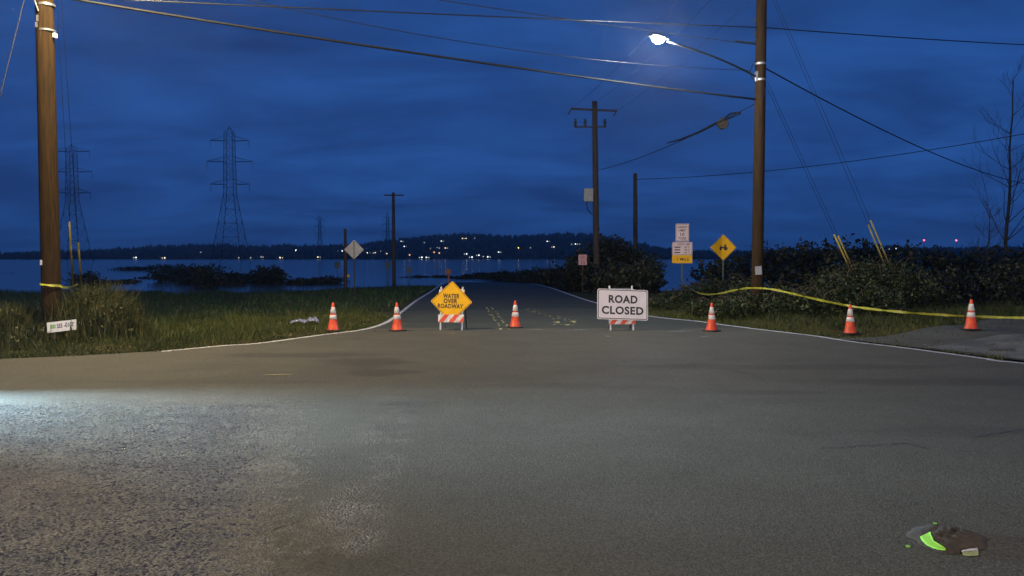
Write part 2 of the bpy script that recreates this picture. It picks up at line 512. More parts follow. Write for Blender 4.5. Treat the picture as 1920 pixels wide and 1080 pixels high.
def gravel_mat():
    m, nt, b = nodes_of('wet_gravel')
    N, L = nt.nodes, nt.links
    ge = N.new('ShaderNodeNewGeometry')
    no = N.new('ShaderNodeTexNoise'); no.inputs['Scale'].default_value = 0.55; no.inputs['Detail'].default_value = 6; no.inputs['Roughness'].default_value = 0.6
    L.new(ge.outputs['Position'], no.inputs['Vector'])
    rp = N.new('ShaderNodeValToRGB')
    rp.color_ramp.elements[0].position = 0.35; rp.color_ramp.elements[0].color = (0.040, 0.040, 0.028, 1)
    rp.color_ramp.elements[1].position = 0.68; rp.color_ramp.elements[1].color = (0.085, 0.080, 0.058, 1)
    L.new(no.outputs['Fac'], rp.inputs[0]); L.new(rp.outputs[0], b.inputs['Base Color'])
    mr = N.new('ShaderNodeMapRange'); mr.inputs['From Min'].default_value = 0.45; mr.inputs['From Max'].default_value = 0.62
    mr.inputs['To Min'].default_value = 0.95; mr.inputs['To Max'].default_value = 0.7
    L.new(no.outputs['Fac'], mr.inputs['Value']); L.new(mr.outputs[0], b.inputs['Roughness'])
    n2 = N.new('ShaderNodeTexVoronoi'); n2.inputs['Scale'].default_value = 30
    L.new(ge.outputs['Position'], n2.inputs['Vector'])
    bp = N.new('ShaderNodeBump'); bp.inputs['Strength'].default_value = 0.5; bp.inputs['Distance'].default_value = 0.02
    L.new(n2.outputs['Distance'], bp.inputs['Height']); L.new(bp.outputs[0], b.inputs['Normal'])
    return m
M['gravel'] = gravel_mat()

def water_mat(name, bump):
    m, nt, b = nodes_of(name)
    N, L = nt.nodes, nt.links
    ge = N.new('ShaderNodeNewGeometry')
    mp = N.new('ShaderNodeMapping'); mp.inputs['Scale'].default_value = (0.6, 1.4, 1)
    L.new(ge.outputs['Position'], mp.inputs[0])
    no = N.new('ShaderNodeTexNoise'); no.inputs['Scale'].default_value = 1.1; no.inputs['Detail'].default_value = 5
    L.new(mp.outputs[0], no.inputs['Vector'])
    bp = N.new('ShaderNodeBump'); bp.inputs['Strength'].default_value = bump; bp.inputs['Distance'].default_value = 0.05
    L.new(no.outputs['Fac'], bp.inputs['Height']); L.new(bp.outputs[0], b.inputs['Normal'])
    b.inputs['Base Color'].default_value = (0.10, 0.095, 0.080, 1)
    b.inputs['Roughness'].default_value = 0.12
    b.inputs['Specular IOR Level'].default_value = 1.0
    b.inputs['IOR'].default_value = 1.6
    return m
M['water'] = water_mat('flood_water', 0.10)

# ------------------------------------------------------------------ road geometry from the photograph
LE_PX = [(806, 546), (776, 564), (738, 592), (711, 607.5), (670, 618.5), (598, 627.4), (480, 643), (415, 647.5), (296, 658.5), (148, 667), (0, 673)]
RE_PX = [(1218, 592), (1316, 602.5), (1351, 607.5), (1440, 618.5), (1529, 629), (1606, 640.5), (1707, 652.5), (1855, 672), (1920, 680)]
LE = [G(*p) for p in LE_PX]
RE = [G(*p) for p in RE_PX]
HEAD = -0.047                      # the road bears slightly left
le_y = [p.y for p in LE]; le_x = [p.x for p in LE]
LX = [(-30, -70), (13.2, -70), (14.3, -30), (14.9, -16)] + sorted([(p.y, p.x) for p in LE]) + [(70, LE[0].x - 0.047 * 20), (140, LE[0].x - 0.047 * 95)]
RX = [(-30, 70), (3.0, 70), (6.0, 30), (9.5, 14.5)] + sorted([(p.y, p.x) for p in RE]) + [(36, 3.35), (46, 2.75), (70, 1.6), (140, -1.7)]
def interp(tab, y):
    return float(np.interp(y, [t[0] for t in tab], [t[1] for t in tab]))
def XL(y): return interp(LX, y)
def XR(y): return interp(RX, y)
def sm(a, b, v):
    t = np.clip((v - a) / (b - a), 0, 1)
    return t * t * (3 - 2 * t)
WATER_Z = -0.55
def road_z(y):
    return -0.95 * float(sm(46, 110, y))

lxY = np.array([t[0] for t in LX]); lxX = np.array([t[1] for t in LX])
rxY = np.array([t[0] for t in RX]); rxX = np.array([t[1] for t in RX])
def terrain(x, y):
    """ground height, arrays"""
    xl = np.interp(y, lxY, lxX); xr = np.interp(y, rxY, rxX)
    dl = xl - x; dr = x - xr
    rz = -0.95 * sm(46, 110, y)
    nz = 0.035 * np.sin(x * 1.3 + y * 0.7) + 0.03 * np.sin(x * 0.43 - y * 1.1 + 1.0)
    zl = -0.035 - 0.36 * sm(1.0, 12.0, dl) - 0.75 * sm(44, 86, y)
    zr = -0.03 + 0.16 * sm(0.8, 4.0, dr) * (1 - sm(34, 50, y)) - 0.9 * sm(40, 75, y)
    z = np.where(dl > 0, zl + nz * sm(0.3, 3, dl), np.where(dr > 0, zr + nz * sm(0.3, 3, dr), rz - 0.10))
    # never above the road's own bed close to it
    near = np.maximum(dl, dr)
    z = np.where((near > 0) & (y > 46), np.minimum(z, np.where(near < 1.0, rz - 0.06, z)), z)
    return z
def tz(x, y):
    return float(terrain(np.array([x]), np.array([y]))[0])

# ground sheet reaching the horizon
def axis(near0, near1, step, far0, far1, n):
    a = np.arange(near0, near1 + step / 2, step)
    lo = near0 - np.geomspace(step * 2, near0 - far0, n)[::-1]
    hi = near1 + np.geomspace(step * 2, far1 - near1, n)
    return np.concatenate([lo, a, hi])
ax = axis(-45, 45, 0.7, -4000, 4000, 22)
ay = axis(-25, 105, 0.7, -1500, 5000, 22)
gx, gy = np.meshgrid(ax, ay)
gz = terrain(gx.ravel(), gy.ravel()).reshape(gx.shape)
gz = np.where(gy > 150, -1.6, gz)
gz = np.where((np.abs(gx) > 60) & (gy > 40), -1.6, gz)
nyy, nxx = gx.shape
gv = np.stack([gx.ravel(), gy.ravel(), gz.ravel()], 1)
idx = np.arange(nyy * nxx).reshape(nyy, nxx)
gf = np.stack([idx[:-1, :-1].ravel(), idx[:-1, 1:].ravel(), idx[1:, 1:].ravel(), idx[1:, :-1].ravel()], 1)
me = bpy.data.meshes.new('ground')
me.from_pydata(gv.tolist(), [], gf.tolist())
link_mats(me, M['soil'])
me.polygons.foreach_set('use_smooth', [True] * len(me.polygons))
structure(obj('ground', me))

# flood water
mb = MB()
mb.add([(-4500, 30, WATER_Z), (4500, 30, WATER_Z), (4500, 5000, WATER_Z), (-4500, 5000, WATER_Z)], [(0, 1, 2, 3)])
structure(mb.build('flood_water', M['water']))

# asphalt: one sheet from behind the camera to where it dips under water
ys = sorted(set([-30, -15, 0, 3, 6, 8, 9.5] + [round(v, 3) for v in np.arange(10, 30, 0.25)] + [round(v, 3) for v in np.arange(30, 141, 2.0)] + [round(t[0], 3) for t in LX] + [round(t[0], 3) for t in RX]))
vs, fs = [], []
NC = 13
for y in ys:
    a, b_ = XL(y), XR(y)
    z = road_z(y)
    for k in range(NC):
        t = k / (NC - 1)
        vs.append((a + (b_ - a) * t, y, z))
for i in range(len(ys) - 1):
    for k in range(NC - 1):
        p = i * NC + k
        fs.append((p, p + 1, p + NC + 1, p + NC))
road = MB().add(vs, fs).build('road', M['asphalt'])
structure(road)

def ribbon(name, pts, w, z, m, zfun=None):
    """flat strip along ground points"""
    vs, fs = [], []
    ws = w if isinstance(w, (list, tuple)) else [w] * len(pts)
    for i, p in enumerate(pts):
        a = pts[max(i - 1, 0)]; b_ = pts[min(i + 1, len(pts) - 1)]
        t = Vector((b_[0] - a[0], b_[1] - a[1], 0)).normalized()
        n = Vector((-t.y, t.x, 0))
        zz = z + (road_z(p[1]) if zfun is None else zfun(p[0], p[1]))
        vs.append((p[0] + n.x * ws[i] / 2, p[1] + n.y * ws[i] / 2, zz))
        vs.append((p[0] - n.x * ws[i] / 2, p[1] - n.y * ws[i] / 2, zz))
    for i in range(len(pts) - 1):
        fs.append((2 * i, 2 * i + 1, 2 * i + 3, 2 * i + 2))
    return MB().add(vs, fs).build(name, m)

def densify(pts, n=6):
    out = []
    for i in range(len(pts) - 1):
        p0 = pts[max(i - 1, 0)]; p1 = pts[i]; p2 = pts[i + 1]; p3 = pts[min(i + 2, len(pts) - 1)]
        for k in range(n):
            t = k / n
            out.append(tuple(0.5 * ((2 * p1[j]) + (-p0[j] + p2[j]) * t + (2 * p0[j] - 5 * p1[j] + 4 * p2[j] - p3[j]) * t * t + (-p0[j] + 3 * p1[j] - 3 * p2[j] + p3[j]) * t ** 3) for j in range(2)))
    out.append(tuple(pts[-1][:2]))
    return out

ll = [(p.x + 0.10, p.y - 0.06) for p in LE[:9]]
ll = [(LE[0].x - 0.047 * 30 + 0.1, LE[0].y + 30), (LE[0].x - 0.047 * 10 + 0.1, LE[0].y + 10)] + ll
structure(ribbon('edge_line', densify(ll), 0.12, 0.004, M['white_paint']))
rl = [(p.x - 0.10, p.y - 0.05) for p in RE]
rl = [(1.5, 70), (2.65, 46), (3.25, 36), (3.8, 31)] + rl + [(12.0, 11.3)]
structure(ribbon('edge_line', densify(rl), 0.13, 0.004, M['white_paint']))

def fragments(name, segs, n, w, m, spread=0.05, lo=0.06, hi=0.22):
    """scattered remains of a painted line"""
    mb = MB()
    for (a, b_) in segs:
        a, b_ = G(*a), G(*b_)
        L_ = (b_ - a).length
        d = (b_ - a).normalized(); nrm = Vector((-d.y, d.x, 0))
        for k in range(n):
            t = random.random()
            c = a.lerp(b_, t) + nrm * random.gauss(0, spread)
            ln = random.uniform(lo, hi); ww = random.uniform(0.4, 1.0) * w
            pts = []
            q = 7
            for j in range(q):
                an = 2 * math.pi * j / q
                rr = random.uniform(0.6, 1.1)
                pts.append(c + d * (math.cos(an) * ln / 2 * rr) + nrm * (math.sin(an) * ww / 2 * rr) + Vector((0, 0, 0.004 + k * 0.00005)))
            mb.add(pts, [tuple(range(q))])
    return structure(mb.build(name, m))
fragments('worn_centre_line', [((912, 576), (941, 620)), ((922, 576), (956, 619))], 30, 0.11, M['yellow_worn'], 0.02, 0.08, 0.25)
fragments('worn_turn_line', [((980, 579), (1036, 593.5)), ((1036, 593.5), (1080, 606)), ((1040, 603), (1066, 612))], 16, 0.15, M['yellow_worn'], 0.12, 0.06, 0.17)
fragments('worn_stop_bar', [((1071, 618.6), (1109, 618.9)), ((1255, 622), (1293, 621))], 9, 0.12, M['white_worn'], 0.03, 0.2, 0.5)
fragments('worn_stop_bar', [((836, 626), (862, 623.5)), ((1130, 630), (1142, 631)), ((1312, 632), (1330, 630))], 3, 0.13, M['white_worn'], 0.03, 0.15, 0.3)
fragments('worn_stop_bar', [((1002, 618), (1014, 618)), ((493, 702.5), (551, 702))], 3, 0.06, M['yellow_worn'], 0.01, 0.2, 0.5)

M['crack'] = mat('crack_fill', (0.016, 0.016, 0.016), 0.7, var=0.3)
def crack(px, w=0.016):
    pts = [G(*p) for p in px]
    out = []
    for i in range(len(pts) - 1):
        for k in range(7):
            q = pts[i].lerp(pts[i + 1], k / 7)
            out.append((q.x + random.uniform(-.02, .02), q.y + random.uniform(-.025, .025)))
    out.append((pts[-1].x, pts[-1].y))
    ws = [w * random.uniform(0.3, 1.3) for _ in out]
    ws[0] = ws[-1] = 0.002
    return structure(ribbon('road_crack', out, ws, 0.004, M['crack']))
crack([(470, 1000), (520, 990), (566, 976)], 0.014)
crack([(445, 872), (472, 862), (490, 852)], 0.02)
crack([(530, 860), (610, 860), (655, 858)], 0.012)
crack([(1532, 842), (1620, 836), (1700, 832), (1745, 843)], 0.022)
crack([(1820, 822), (1870, 812), (1920, 806)], 0.02)
crack([(1362, 694), (1410, 700), (1432, 712)], 0.03)
crack([(1315, 757), (1355, 766)], 0.02)

# wet gravel pull-out beyond the right edge line
gl = []
gp_px = [(1560, 634), (1640, 632.5), (1700, 630), (1760, 626), (1820, 618), (1880, 608), (2000, 600), (2200, 600), (2300, 640), (2100, 690), (1960, 681), (1860, 669), (1707, 650), (1640, 642)]
gp = [G(*p) for p in gp_px]
bm = bmesh.new()
vv = [bm.verts.new((p.x, p.y, 0.0)) for p in gp]
bm.faces.new(vv)
bmesh.ops.triangulate(bm, faces=bm.faces)
bmesh.ops.subdivide_edges(bm, edges=bm.edges, cuts=5, use_grid_fill=True)
for v in bm.verts:
    v.co.z = tz(v.co.x, v.co.y) + 0.03
me = bpy.data.meshes.new('gravel_shoulder'); bm.to_mesh(me); bm.free()
link_mats(me, M['gravel'])
structure(obj('gravel_shoulder', me))
# paler compacted apron along the edge line
ap_px = [(1728, 652), (1790, 645), (1870, 641), (1960, 640), (2080, 650), (2090, 684), (1985, 684), (1925, 676), (1860, 667.5), (1800, 660)]
ap = [G(*p) for p in ap_px]
bm = bmesh.new()
bm.faces.new([bm.verts.new((p.x, p.y, 0.0)) for p in ap])
bmesh.ops.triangulate(bm, faces=bm.faces)
bmesh.ops.subdivide_edges(bm, edges=bm.edges, cuts=5, use_grid_fill=True)
for v in bm.verts:
    v.co.z = tz(v.co.x, v.co.y) + 0.042
me = bpy.data.meshes.new('gravel_apron'); bm.to_mesh(me); bm.free()
M['apron'] = mat('pale_gravel', (0.15, 0.145, 0.125), 0.85, scale=1.3, col2=(0.06, 0.06, 0.055), bump=0.5, detail=8)
link_mats(me, M['apron'])
structure(obj('gravel_apron', me))

# ------------------------------------------------------------------ street lamps and utility poles
def pole_mesh(h, r0, r1, m, name='pole', lean=(0, 0), sides=18, parent=None):
    pts, rs = [], []
    n = 9
    for i in range(n + 1):
        t = i / n
        pts.append((lean[0] * t, lean[1] * t, -0.3 + (h + 0.3) * t)); rs.append(r0 + (r1 - r0) * t)
    return MB().tube(pts, rs, sides).build(name, m, parent, smooth=True)

M['lens_cool'] = emit('lamp_lens_cool', (0.86, 0.93, 1.0), 60.0)
M['lens_warm'] = emit('lamp_lens_warm', (1.0, 0.86, 0.6), 60.0)
def street_lamp(base, head, label, col, power, lens, rise=0.0):
    """bracket arm from a pole face to a cobra head luminaire"""
    base, head = Vector(base), Vector(head)
    t = thing('street_lamp', label, 'street lamp', base)
    v = head - base
    flat = Vector((v.x, v.y, 0)).normalized()
    arm = [Vector((0, 0, 0))]
    for k in range(1, 9):
        s = k / 8
        arm.append(v * s * 0.93 + Vector((0, 0, rise * math.sin(math.pi * s * 0.5))) * (1 - s) )
    MB().tube(arm, 0.030, 10).build('arm', M['dark_steel'], t, smooth=True)
    MB().tube([Vector((0, 0, -0.14)), Vector((0, 0, 0.14))], 0.05, 8).build('bracket', M['steel'], t)
    # head: flattened tapered shell along the arm direction
    ang = math.atan2(flat.y, flat.x)
    R = Matrix.Rotation(ang, 3, 'Z')
    mb = MB()
    rings = [(-0.34, 0.035, 0.035), (-0.26, 0.06, 0.05), (-0.10, 0.13, 0.075), (0.10, 0.17, 0.085), (0.28, 0.15, 0.07), (0.36, 0.08, 0.04)]
    vs, fs = [], []
    n = 14
    for (x, w, hh) in rings:
        for k in range(n):
            a = 2 * math.pi * k / n
            z = math.sin(a) * hh
            if z < 0:
                z *= 0.35
            p = R @ Vector((x, math.cos(a) * w, z + 0.03))
            vs.append(p + v)
    for i in range(len(rings) - 1):
        for k in range(n):
            k2 = (k + 1) % n
            fs.append((i * n + k, i * n + k2, (i + 1) * n + k2, (i + 1) * n + k))
    fs.append(tuple(range(n))); fs.append(tuple((len(rings) - 1) * n + k for k in range(n)))
    hd = mb.add(vs, fs).build('lamp_head', M['dark_steel'], t, smooth=True)
    # drop glass refractor under the head
    vs, fs = [], []
    m_, n = 5, 16
    for i in range(m_ + 1):
        ph = math.pi / 2 * i / m_
        for k in range(n):
            a = 2 * math.pi * k / n
            p = R @ Vector((0.06 + 0.21 * math.cos(ph) * math.cos(a), 0.155 * math.cos(ph) * math.sin(a), -0.005 - 0.14 * math.sin(ph)))
            vs.append(p + v)
    for i in range(m_):
        for k in range(n):
            k2 = (k + 1) % n
            fs.append((i * n + k2, i * n + k, (i + 1) * n + k, (i + 1) * n + k2))
    MB().add(vs, fs).build('lens', lens, hd, smooth=True)
    ld = bpy.data.lights.new('lamp_light', 'POINT')         # hangs just under the glass; the shell keeps it from the sky
    ld.energy = power; ld.color = col; ld.shadow_soft_size = 0.12
    lo = bpy.data.objects.new('lamp_light', ld); C.objects.link(lo)
    lo.parent = t; lo.location = v + (R @ Vector((0.08, 0, -0.25)))
    return t

# left pole ------------------------------------------------------------
LPY = 20.0
lp_base = P(98, 620, LPY); lp_base.z = tz(lp_base.x, LPY)
lpole = thing('utility_pole', 'thick brown wooden utility pole at the left, wrapped with yellow tape', 'utility pole', lp_base)
pole_mesh(11.6, 0.215, 0.185, M['pole'], parent=lpole, lean=(-0.05, 0), sides=24)
def zpx(py, Y): return P(960, py, Y).z
def collar(parent, z, r, hh, m, name='band'):
    return MB().lathe([(r, z - hh / 2), (r + 0.012, z - hh / 2), (r + 0.012, z + hh / 2), (r, z + hh / 2)], 24).build(name, m, parent)
zz = zpx(10, LPY) - lp_base.z
collar(lpole, zz, 0.19, 0.05, M['steel'], 'steel_band')
collar(lpole, zpx(58, LPY) - lp_base.z, 0.192, 0.04, M['steel'], 'steel_band')
MB().box((-0.10, -0.17, zpx(38, LPY) - lp_base.z), (0.05, 0.06, 0.14)).build('cable_clamp', M['steel'], lpole)
MB().box((-0.13, -0.16, zpx(50, LPY) - lp_base.z), (0.05, 0.06, 0.12)).build('cable_clamp', M['steel'], lpole)
MB().box((0.21, -0.02, zpx(67, LPY) - lp_base.z), (0.06, 0.10, 0.10)).build('cable_clamp', M['white_plastic'], lpole)
MB().tube([(-0.17, -0.16, zpx(4, LPY) - lp_base.z), (-0.06, -0.21, zpx(26, LPY) - lp_base.z)], 0.016, 8).build('brace_rod', M['steel'], lpole)
MB().box((-0.11, -0.185, zpx(492, LPY) - lp_base.z), (0.08, 0.012, 0.12), rot=Matrix.Rotation(0.55, 3, 'Z')).build('pole_tag', M['steel'], lpole)

LAMP_L = Vector((-8.6, 17.8, 10.4))
street_lamp((lp_base.x + 0.12, LPY - 0.15, LAMP_L.z - 0.45), LAMP_L, 'street lamp on a bracket high on the left wooden pole', COL_WARM, POWER_LEFT, M['lens_warm'], 0.3)

# right pole -----------------------------------------------------------
RPY = 26.0
rp_base = P(1419, 560, RPY); rp_base.z = tz(rp_base.x, RPY)
rp_top = P(1428, 0, RPY)
rpole = thing('utility_pole', 'wooden utility pole at the right carrying the lit street lamp', 'utility pole', rp_base)
pole_mesh(11.5, 0.178, 0.150, M['pole'], parent=rpole, lean=((rp_top.x - rp_base.x) * 11.5 / (rp_top.z - rp_base.z), 0), sides=20)
def rpx(py):   # pole axis at a pixel row
    p = P(1419 + (560 - py) * 9 / 560.0, py, RPY)
    return p
for py in (120, 150):
    q = rpx(py) - rp_base
    MB().lathe([(0.158, -0.03), (0.172, -0.03), (0.172, 0.03), (0.158, 0.03)], 20, c=q).build('steel_band', M['steel'], rpole)
q = rpx(143) - rp_base
MB().box(q + Vector((-0.14, -0.10, 0)), (0.05, 0.08, 0.26)).build('cable_clamp', M['steel'], rpole)
for py, dx in ((38, -0.17), (62, -0.17), (78, -0.16)):
    q = rpx(py) - rp_base
    MB().lathe([(0.03, -0.06), (0.055, -0.04), (0.03, -0.01), (0.055, 0.02), (0.03, 0.06)], 10, c=q + Vector((dx, -0.03, 0))).build('insulator', M['insulator'], rpole)
q = rpx(82) - rp_base
MB().tube([q, q + Vector((-0.85, -0.25, 0.02))], 0.022, 8).build('side_arm', M['dark_steel'], rpole)
q = rpx(135) - rp_base
cp = [q + Vector((-0.16 - 0.16 * math.sin(math.pi * k / 8), -0.05, -0.32 + 0.64 * k / 8)) for k in range(9)]
MB().tube(cp, 0.014, 6).build('cable_loop', M['wire'], rpole)
q = rpx(507) - rp_base
MB().box(q + Vector((-0.02, -0.185, 0)), (0.20, 0.012, 0.26), rot=Matrix.Rotation(-0.06, 3, 'Y')).build('notice_plate', M['sign_back'], rpole)
# crossarm above the frame that carries the phase wires
q = rp_top - rp_base + Vector((0, -0.2, 1.4))
MB().box(q, (2.6, 0.11, 0.12)).build('crossarm', M['pole_dark'], rpole)
LAMP_R = P(1237, 72, 23.2)
arm_b = rpx(145) + Vector((-0.15, -0.08, 0))
street_lamp(arm_b, LAMP_R, 'lit street lamp glowing white on the right wooden pole', COL_COOL, POWER_RIGHT, M['lens_cool'], 0.25)

# further lamp of the crossing, behind the camera
def lamp_on_pole(base, head_off, h, label, label2, col, power, lens):
    bz = Vector((base[0], base[1], tz(base[0], base[1])))
    t = thing('utility_pole', label, 'utility pole', bz)
    pole_mesh(h + 1.2, 0.2, 0.16, M['pole'], parent=t)
    a = bz + Vector((0, 0, h - 0.35)) + Vector((head_off[0], head_off[1], 0)).normalized() * 0.15
    street_lamp(a, bz + Vector((head_off[0], head_off[1], h)), label2, col, power, lens, 0.25)
lamp_on_pole((5.5, -10.5), (-2.5, 1.5), 9.0, 'wooden utility pole behind the camera', 'street lamp behind the camera over the crossing', COL_BACK, POWER_BACK, M['lens_warm'])

# headlights of vehicles standing outside the picture: one to the left, one back down the street
def headlight(loc, aim, cone, blend, label, col, power):
    loc, aim = Vector(loc), Vector(aim)
    d = (aim - loc).normalized()
    t = thing('vehicle_headlight', label, 'headlight', loc)
    q = d.to_track_quat('-Z', 'Y')
    hs = MB().lathe([(0.06, 0.16), (0.10, 0.10), (0.13, 0.0), (0.125, -0.01), (0.10, 0.02)][::-1], 20).build('housing', M['rubber'], t)
    hs.rotation_euler = q.to_euler()
    MB().lathe([(0.02, 0.028), (0.08, 0.026), (0.10, 0.022)], 20).build('lens', M['lens_dim'], hs)
    MB().tube([(0, 0, -loc.z), (0, 0, -0.10)], 0.03, 8).build('mount', M['dark_steel'], t)
    ld = bpy.data.lights.new('headlight_beam', 'SPOT')
    ld.spot_size = math.radians(cone); ld.spot_blend = blend
    ld.energy = power; ld.color = col; ld.shadow_soft_size = 0.09
    lo = bpy.data.objects.new('headlight_beam', ld); C.objects.link(lo)
    lo.parent = t; lo.location = d * 0.06; lo.rotation_euler = q.to_euler()
    return t
M['lens_dim'] = emit('headlight_lens', (0.86, 0.93, 1.0), 4.0)
hl = headlight((-10.8, 11.35, 0.62), (-10.8 + 10, 11.35 - 0.5, -0.3), 60, 1.0, 'cool headlight shining in from beyond the left picture edge', COL_HEAD, POWER_SIDE_HEADLIGHT)
MB().add([(0.08, 0.16, -0.2), (0.55, -0.005, -0.2), (0.55, -0.005, 0.2), (0.08, 0.16, 0.2), (0.08, 0.19, -0.2), (0.56, 0.02, -0.2), (0.56, 0.02, 0.2), (0.08, 0.19, 0.2)], [(0, 1, 2, 3), (7, 6, 5, 4), (0, 4, 5, 1), (1, 5, 6, 2), (2, 6, 7, 3), (3, 7, 4, 0)]).build('added_beam_shade', M['rubber'], hl)  # added plate out of view, blocks the beam to give it a far edge
headlight((1.5, -26.0, 0.95), (1.0, 30.0, 1.5), 70, 0.5, 'headlight shining up the street from far behind the camera', COL_REAR, POWER_REAR_HEADLIGHT)

# middle pole ----------------------------------------------------------
MPY = 48.0
mb_ = P(1119, 560, MPY); mb_.z = tz(mb_.x, MPY)
mpole = thing('utility_pole', 'dark wooden pole with two crossarms and a grey cabinet, behind the road closed sign', 'utility pole', mb_)
mtop = P(1115, 190, MPY)
pole_mesh(mtop.z - mb_.z, 0.185, 0.145, M['pole_dark'], parent=mpole, lean=(mtop.x - mb_.x, 0))
def mloc(px, py, dy=0.0):
    return P(px, py, MPY + dy) - mb_
a, b_ = mloc(1070, 204, -0.2), mloc(1157, 208, -0.2)
MB().tube([a, b_], 0.06, 6).build('crossarm', M['pole_dark'], mpole)
for px, py in ((1071, 205), (1156, 208)):
    q = mloc(px, py, -0.2)
    MB().tube([q, q + Vector((-0.18, -0.1, -0.28))], 0.035, 6).build('brace', M['pole_dark'], mpole)
a, b_ = mloc(1078, 238, -0.2), mloc(1136, 238, -0.2)
MB().tube([a, b_], 0.045, 6).build('crossarm', M['pole_dark'], mpole)
for px in (1079, 1097, 1134):
    q = mloc(px, 236, -0.2)
    MB().lathe([(0.05, -0.05), (0.10, 0.02), (0.06, 0.1), (0.11, 0.2), (0.05, 0.3), (0.08, 0.38)], 10, c=q).build('insulator', M['insulator'], mpole)
q = mloc(1103, 366, -0.15)
MB().box(q, (0.52, 0.4, 0.72)).build('cabinet', M['cabinet'], mpole)
MB().tube([q + Vector((-0.1, 0, -0.36)), q + Vector((-0.05, 0, -0.8)), q + Vector((0.25, 0.05, -1.1))], 0.025, 6).build('cable', M['wire'], mpole)

# stub pole
SPY = 58.0
sb = P(1192, 540, SPY); sb.z = tz(sb.x, SPY)
st_ = P(1191, 325, SPY)
spole = thing('utility_pole', 'bare wooden stub pole without crossarms right of the cabinet pole', 'utility pole', sb)
pole_mesh(st_.z - sb.z, 0.17, 0.13, M['pole_dark'], parent=spole, lean=(st_.x - sb.x, 0))
# left far poles
Y_ = 66.0
fb = P(739, 545, Y_); fb.z = tz(fb.x, Y_)
ft = P(737.5, 361, Y_)
fpole = thing('utility_pole', 'dark pole with a single crossarm standing beside the flood water', 'utility pole', fb)
pole_mesh(ft.z - fb.z, 0.15, 0.11, M['pole_dark'], parent=fpole, lean=(ft.x - fb.x, 0))
MB().tube([P(720, 366, Y_ - .15) - fb, P(757, 366, Y_ - .15) - fb], 0.055, 6).build('crossarm', M['pole_dark'], fpole)
Y_ = 56.0
tb = P(648, 548, Y_); tb.z = tz(tb.x, Y_)
tt = P(647, 429, Y_)
tpole = thing('marker_pole', 'short dark pole with a small reflector beside the grey sign back', 'pole', tb)
pole_mesh(tt.z - tb.z, 0.12, 0.09, M['pole_dark'], parent=tpole)
MB().box(P(653, 517, Y_ - 0.15) - tb, (0.14, 0.03, 0.16)).build('reflector', M['sign_yellow'], tpole)

# ------------------------------------------------------------------ cables
def sag_pts(a, b, sag, n=24):
    a, b = Vector(a), Vector(b)
    return [a.lerp(b, k / n) - Vector((0, 0, sag * 4 * (k / n) * (1 - k / n))) for k in range(n + 1)]
def cable(a, b, sag, r, label, m='wire', n=28, name='overhead_cable'):
    return tag(MB().tube(sag_pts(a, b, sag, n), r, 6).build(name, M[m], smooth=True), label, 'cable', 'overhead cables')
lt = lambda py: P(95, py, LPY - 0.2)
cable(P(120, -6, LPY - 0.2), rpx(53) + Vector((-0.15, -0.1, 0)), 0.02, 0.017, 'bright topmost cable running from the left pole to the right pole', 'wire_metal')
cable(P(110, -6, LPY - 0.2), rpx(187) + Vector((-0.17, -0.08, 0)), 0.10, 0.030, 'thick black cable crossing the sky from the left pole down to the right pole')
cable(P(300, -40, LPY), P(1404, 132, RPY - 0.2), 0.42, 0.010, 'thin wire with a bright glint just below the glowing street lamp', 'wire_metal')
cable(P(700, -20, 24), P(1420, 84, RPY), 0.05, 0.012, 'thin wire passing behind the glowing street lamp to the right pole')
cable(rpx(52) + Vector((0.14, 0, 0)), P(2100, 92, 34), 0.06, 0.017, 'dark cable leaving the right pole level towards the right edge')
cable(rpx(128) + Vector((0.16, 0.02, 0)), P(1990, 352, 70), 0.9, 0.022, 'cable sloping down from the right pole towards the bare tree')
cable(st_ + Vector((0, 0, -0.4)), P(2000, 236, 40), 0.5, 0.020, 'faint wire rising from the stub pole past the bare tree')
cable(P(1070, 204, MPY - .2), rp_top + Vector((-1.2, -0.2, 1.5)), 0.35, 0.007, 'left wire from the upper crossarm of the cabinet pole to the right pole top')
cable(P(1115, 192, MPY - .2), rp_top + Vector((0.0, -0.2, 1.6)), 0.35, 0.007, 'middle wire from the cabinet pole top to the right pole top')
cable(P(1157, 207, MPY - .2), rp_top + Vector((1.2, -0.2, 1.5)), 0.35, 0.007, 'right wire from the upper crossarm of the cabinet pole to the right pole top')
cable(P(46, -3, LPY - 1), P(-20, 260, LPY - 3), 0.0, 0.010, 'slack wire hanging off the left pole at the picture edge')
cable(P(1117, 320, MPY - .2), rpx(195) + Vector((-0.16, 0.05, 0)), 0.25, 0.014, 'communication cable below the lamp from the cabinet pole to the right pole')
# splice closure hanging on the communication cable
def spl(px, py): return P(px, py, 28.5 + (1400 - px) * 0.035)
splice = thing('cable_splice', 'thick lashed cable with a round slack coil hanging left of the right pole', 'cable splice', spl(1355, 232))
o0 = spl(1355, 232)
MB().tube([spl(1251, 268) - o0, spl(1275, 262) - o0, spl(1310, 248) - o0, spl(1345, 230) - o0, spl(1360, 222) - o0], [0.02, 0.035, 0.045, 0.05, 0.05], 8).build('lashed_cable', M['wire'], splice, smooth=True)
MB().tube([spl(1358, 222) - o0, spl(1370, 213) - o0, spl(1388, 211) - o0], 0.03, 8).build('cable_tail', M['wire'], splice, smooth=True)
MB().tube([spl(1362, 224) - o0, spl(1375, 219) - o0, spl(1388, 213) - o0], 0.022, 8).build('cable_tail', M['wire'], splice, smooth=True)
mbc = MB()
for rr_, yy_ in ((0.15, -0.06), (0.11, -0.03), (0.15, 0.0), (0.06, -0.05), (0.15, 0.06), (0.08, 0.02), (0.02, -0.03)):
    mbc.tube([Vector((rr_ * math.cos(a), yy_, rr_ * math.sin(a))) for a in [2 * math.pi * k / 16 for k in range(17)]], 0.045, 8)
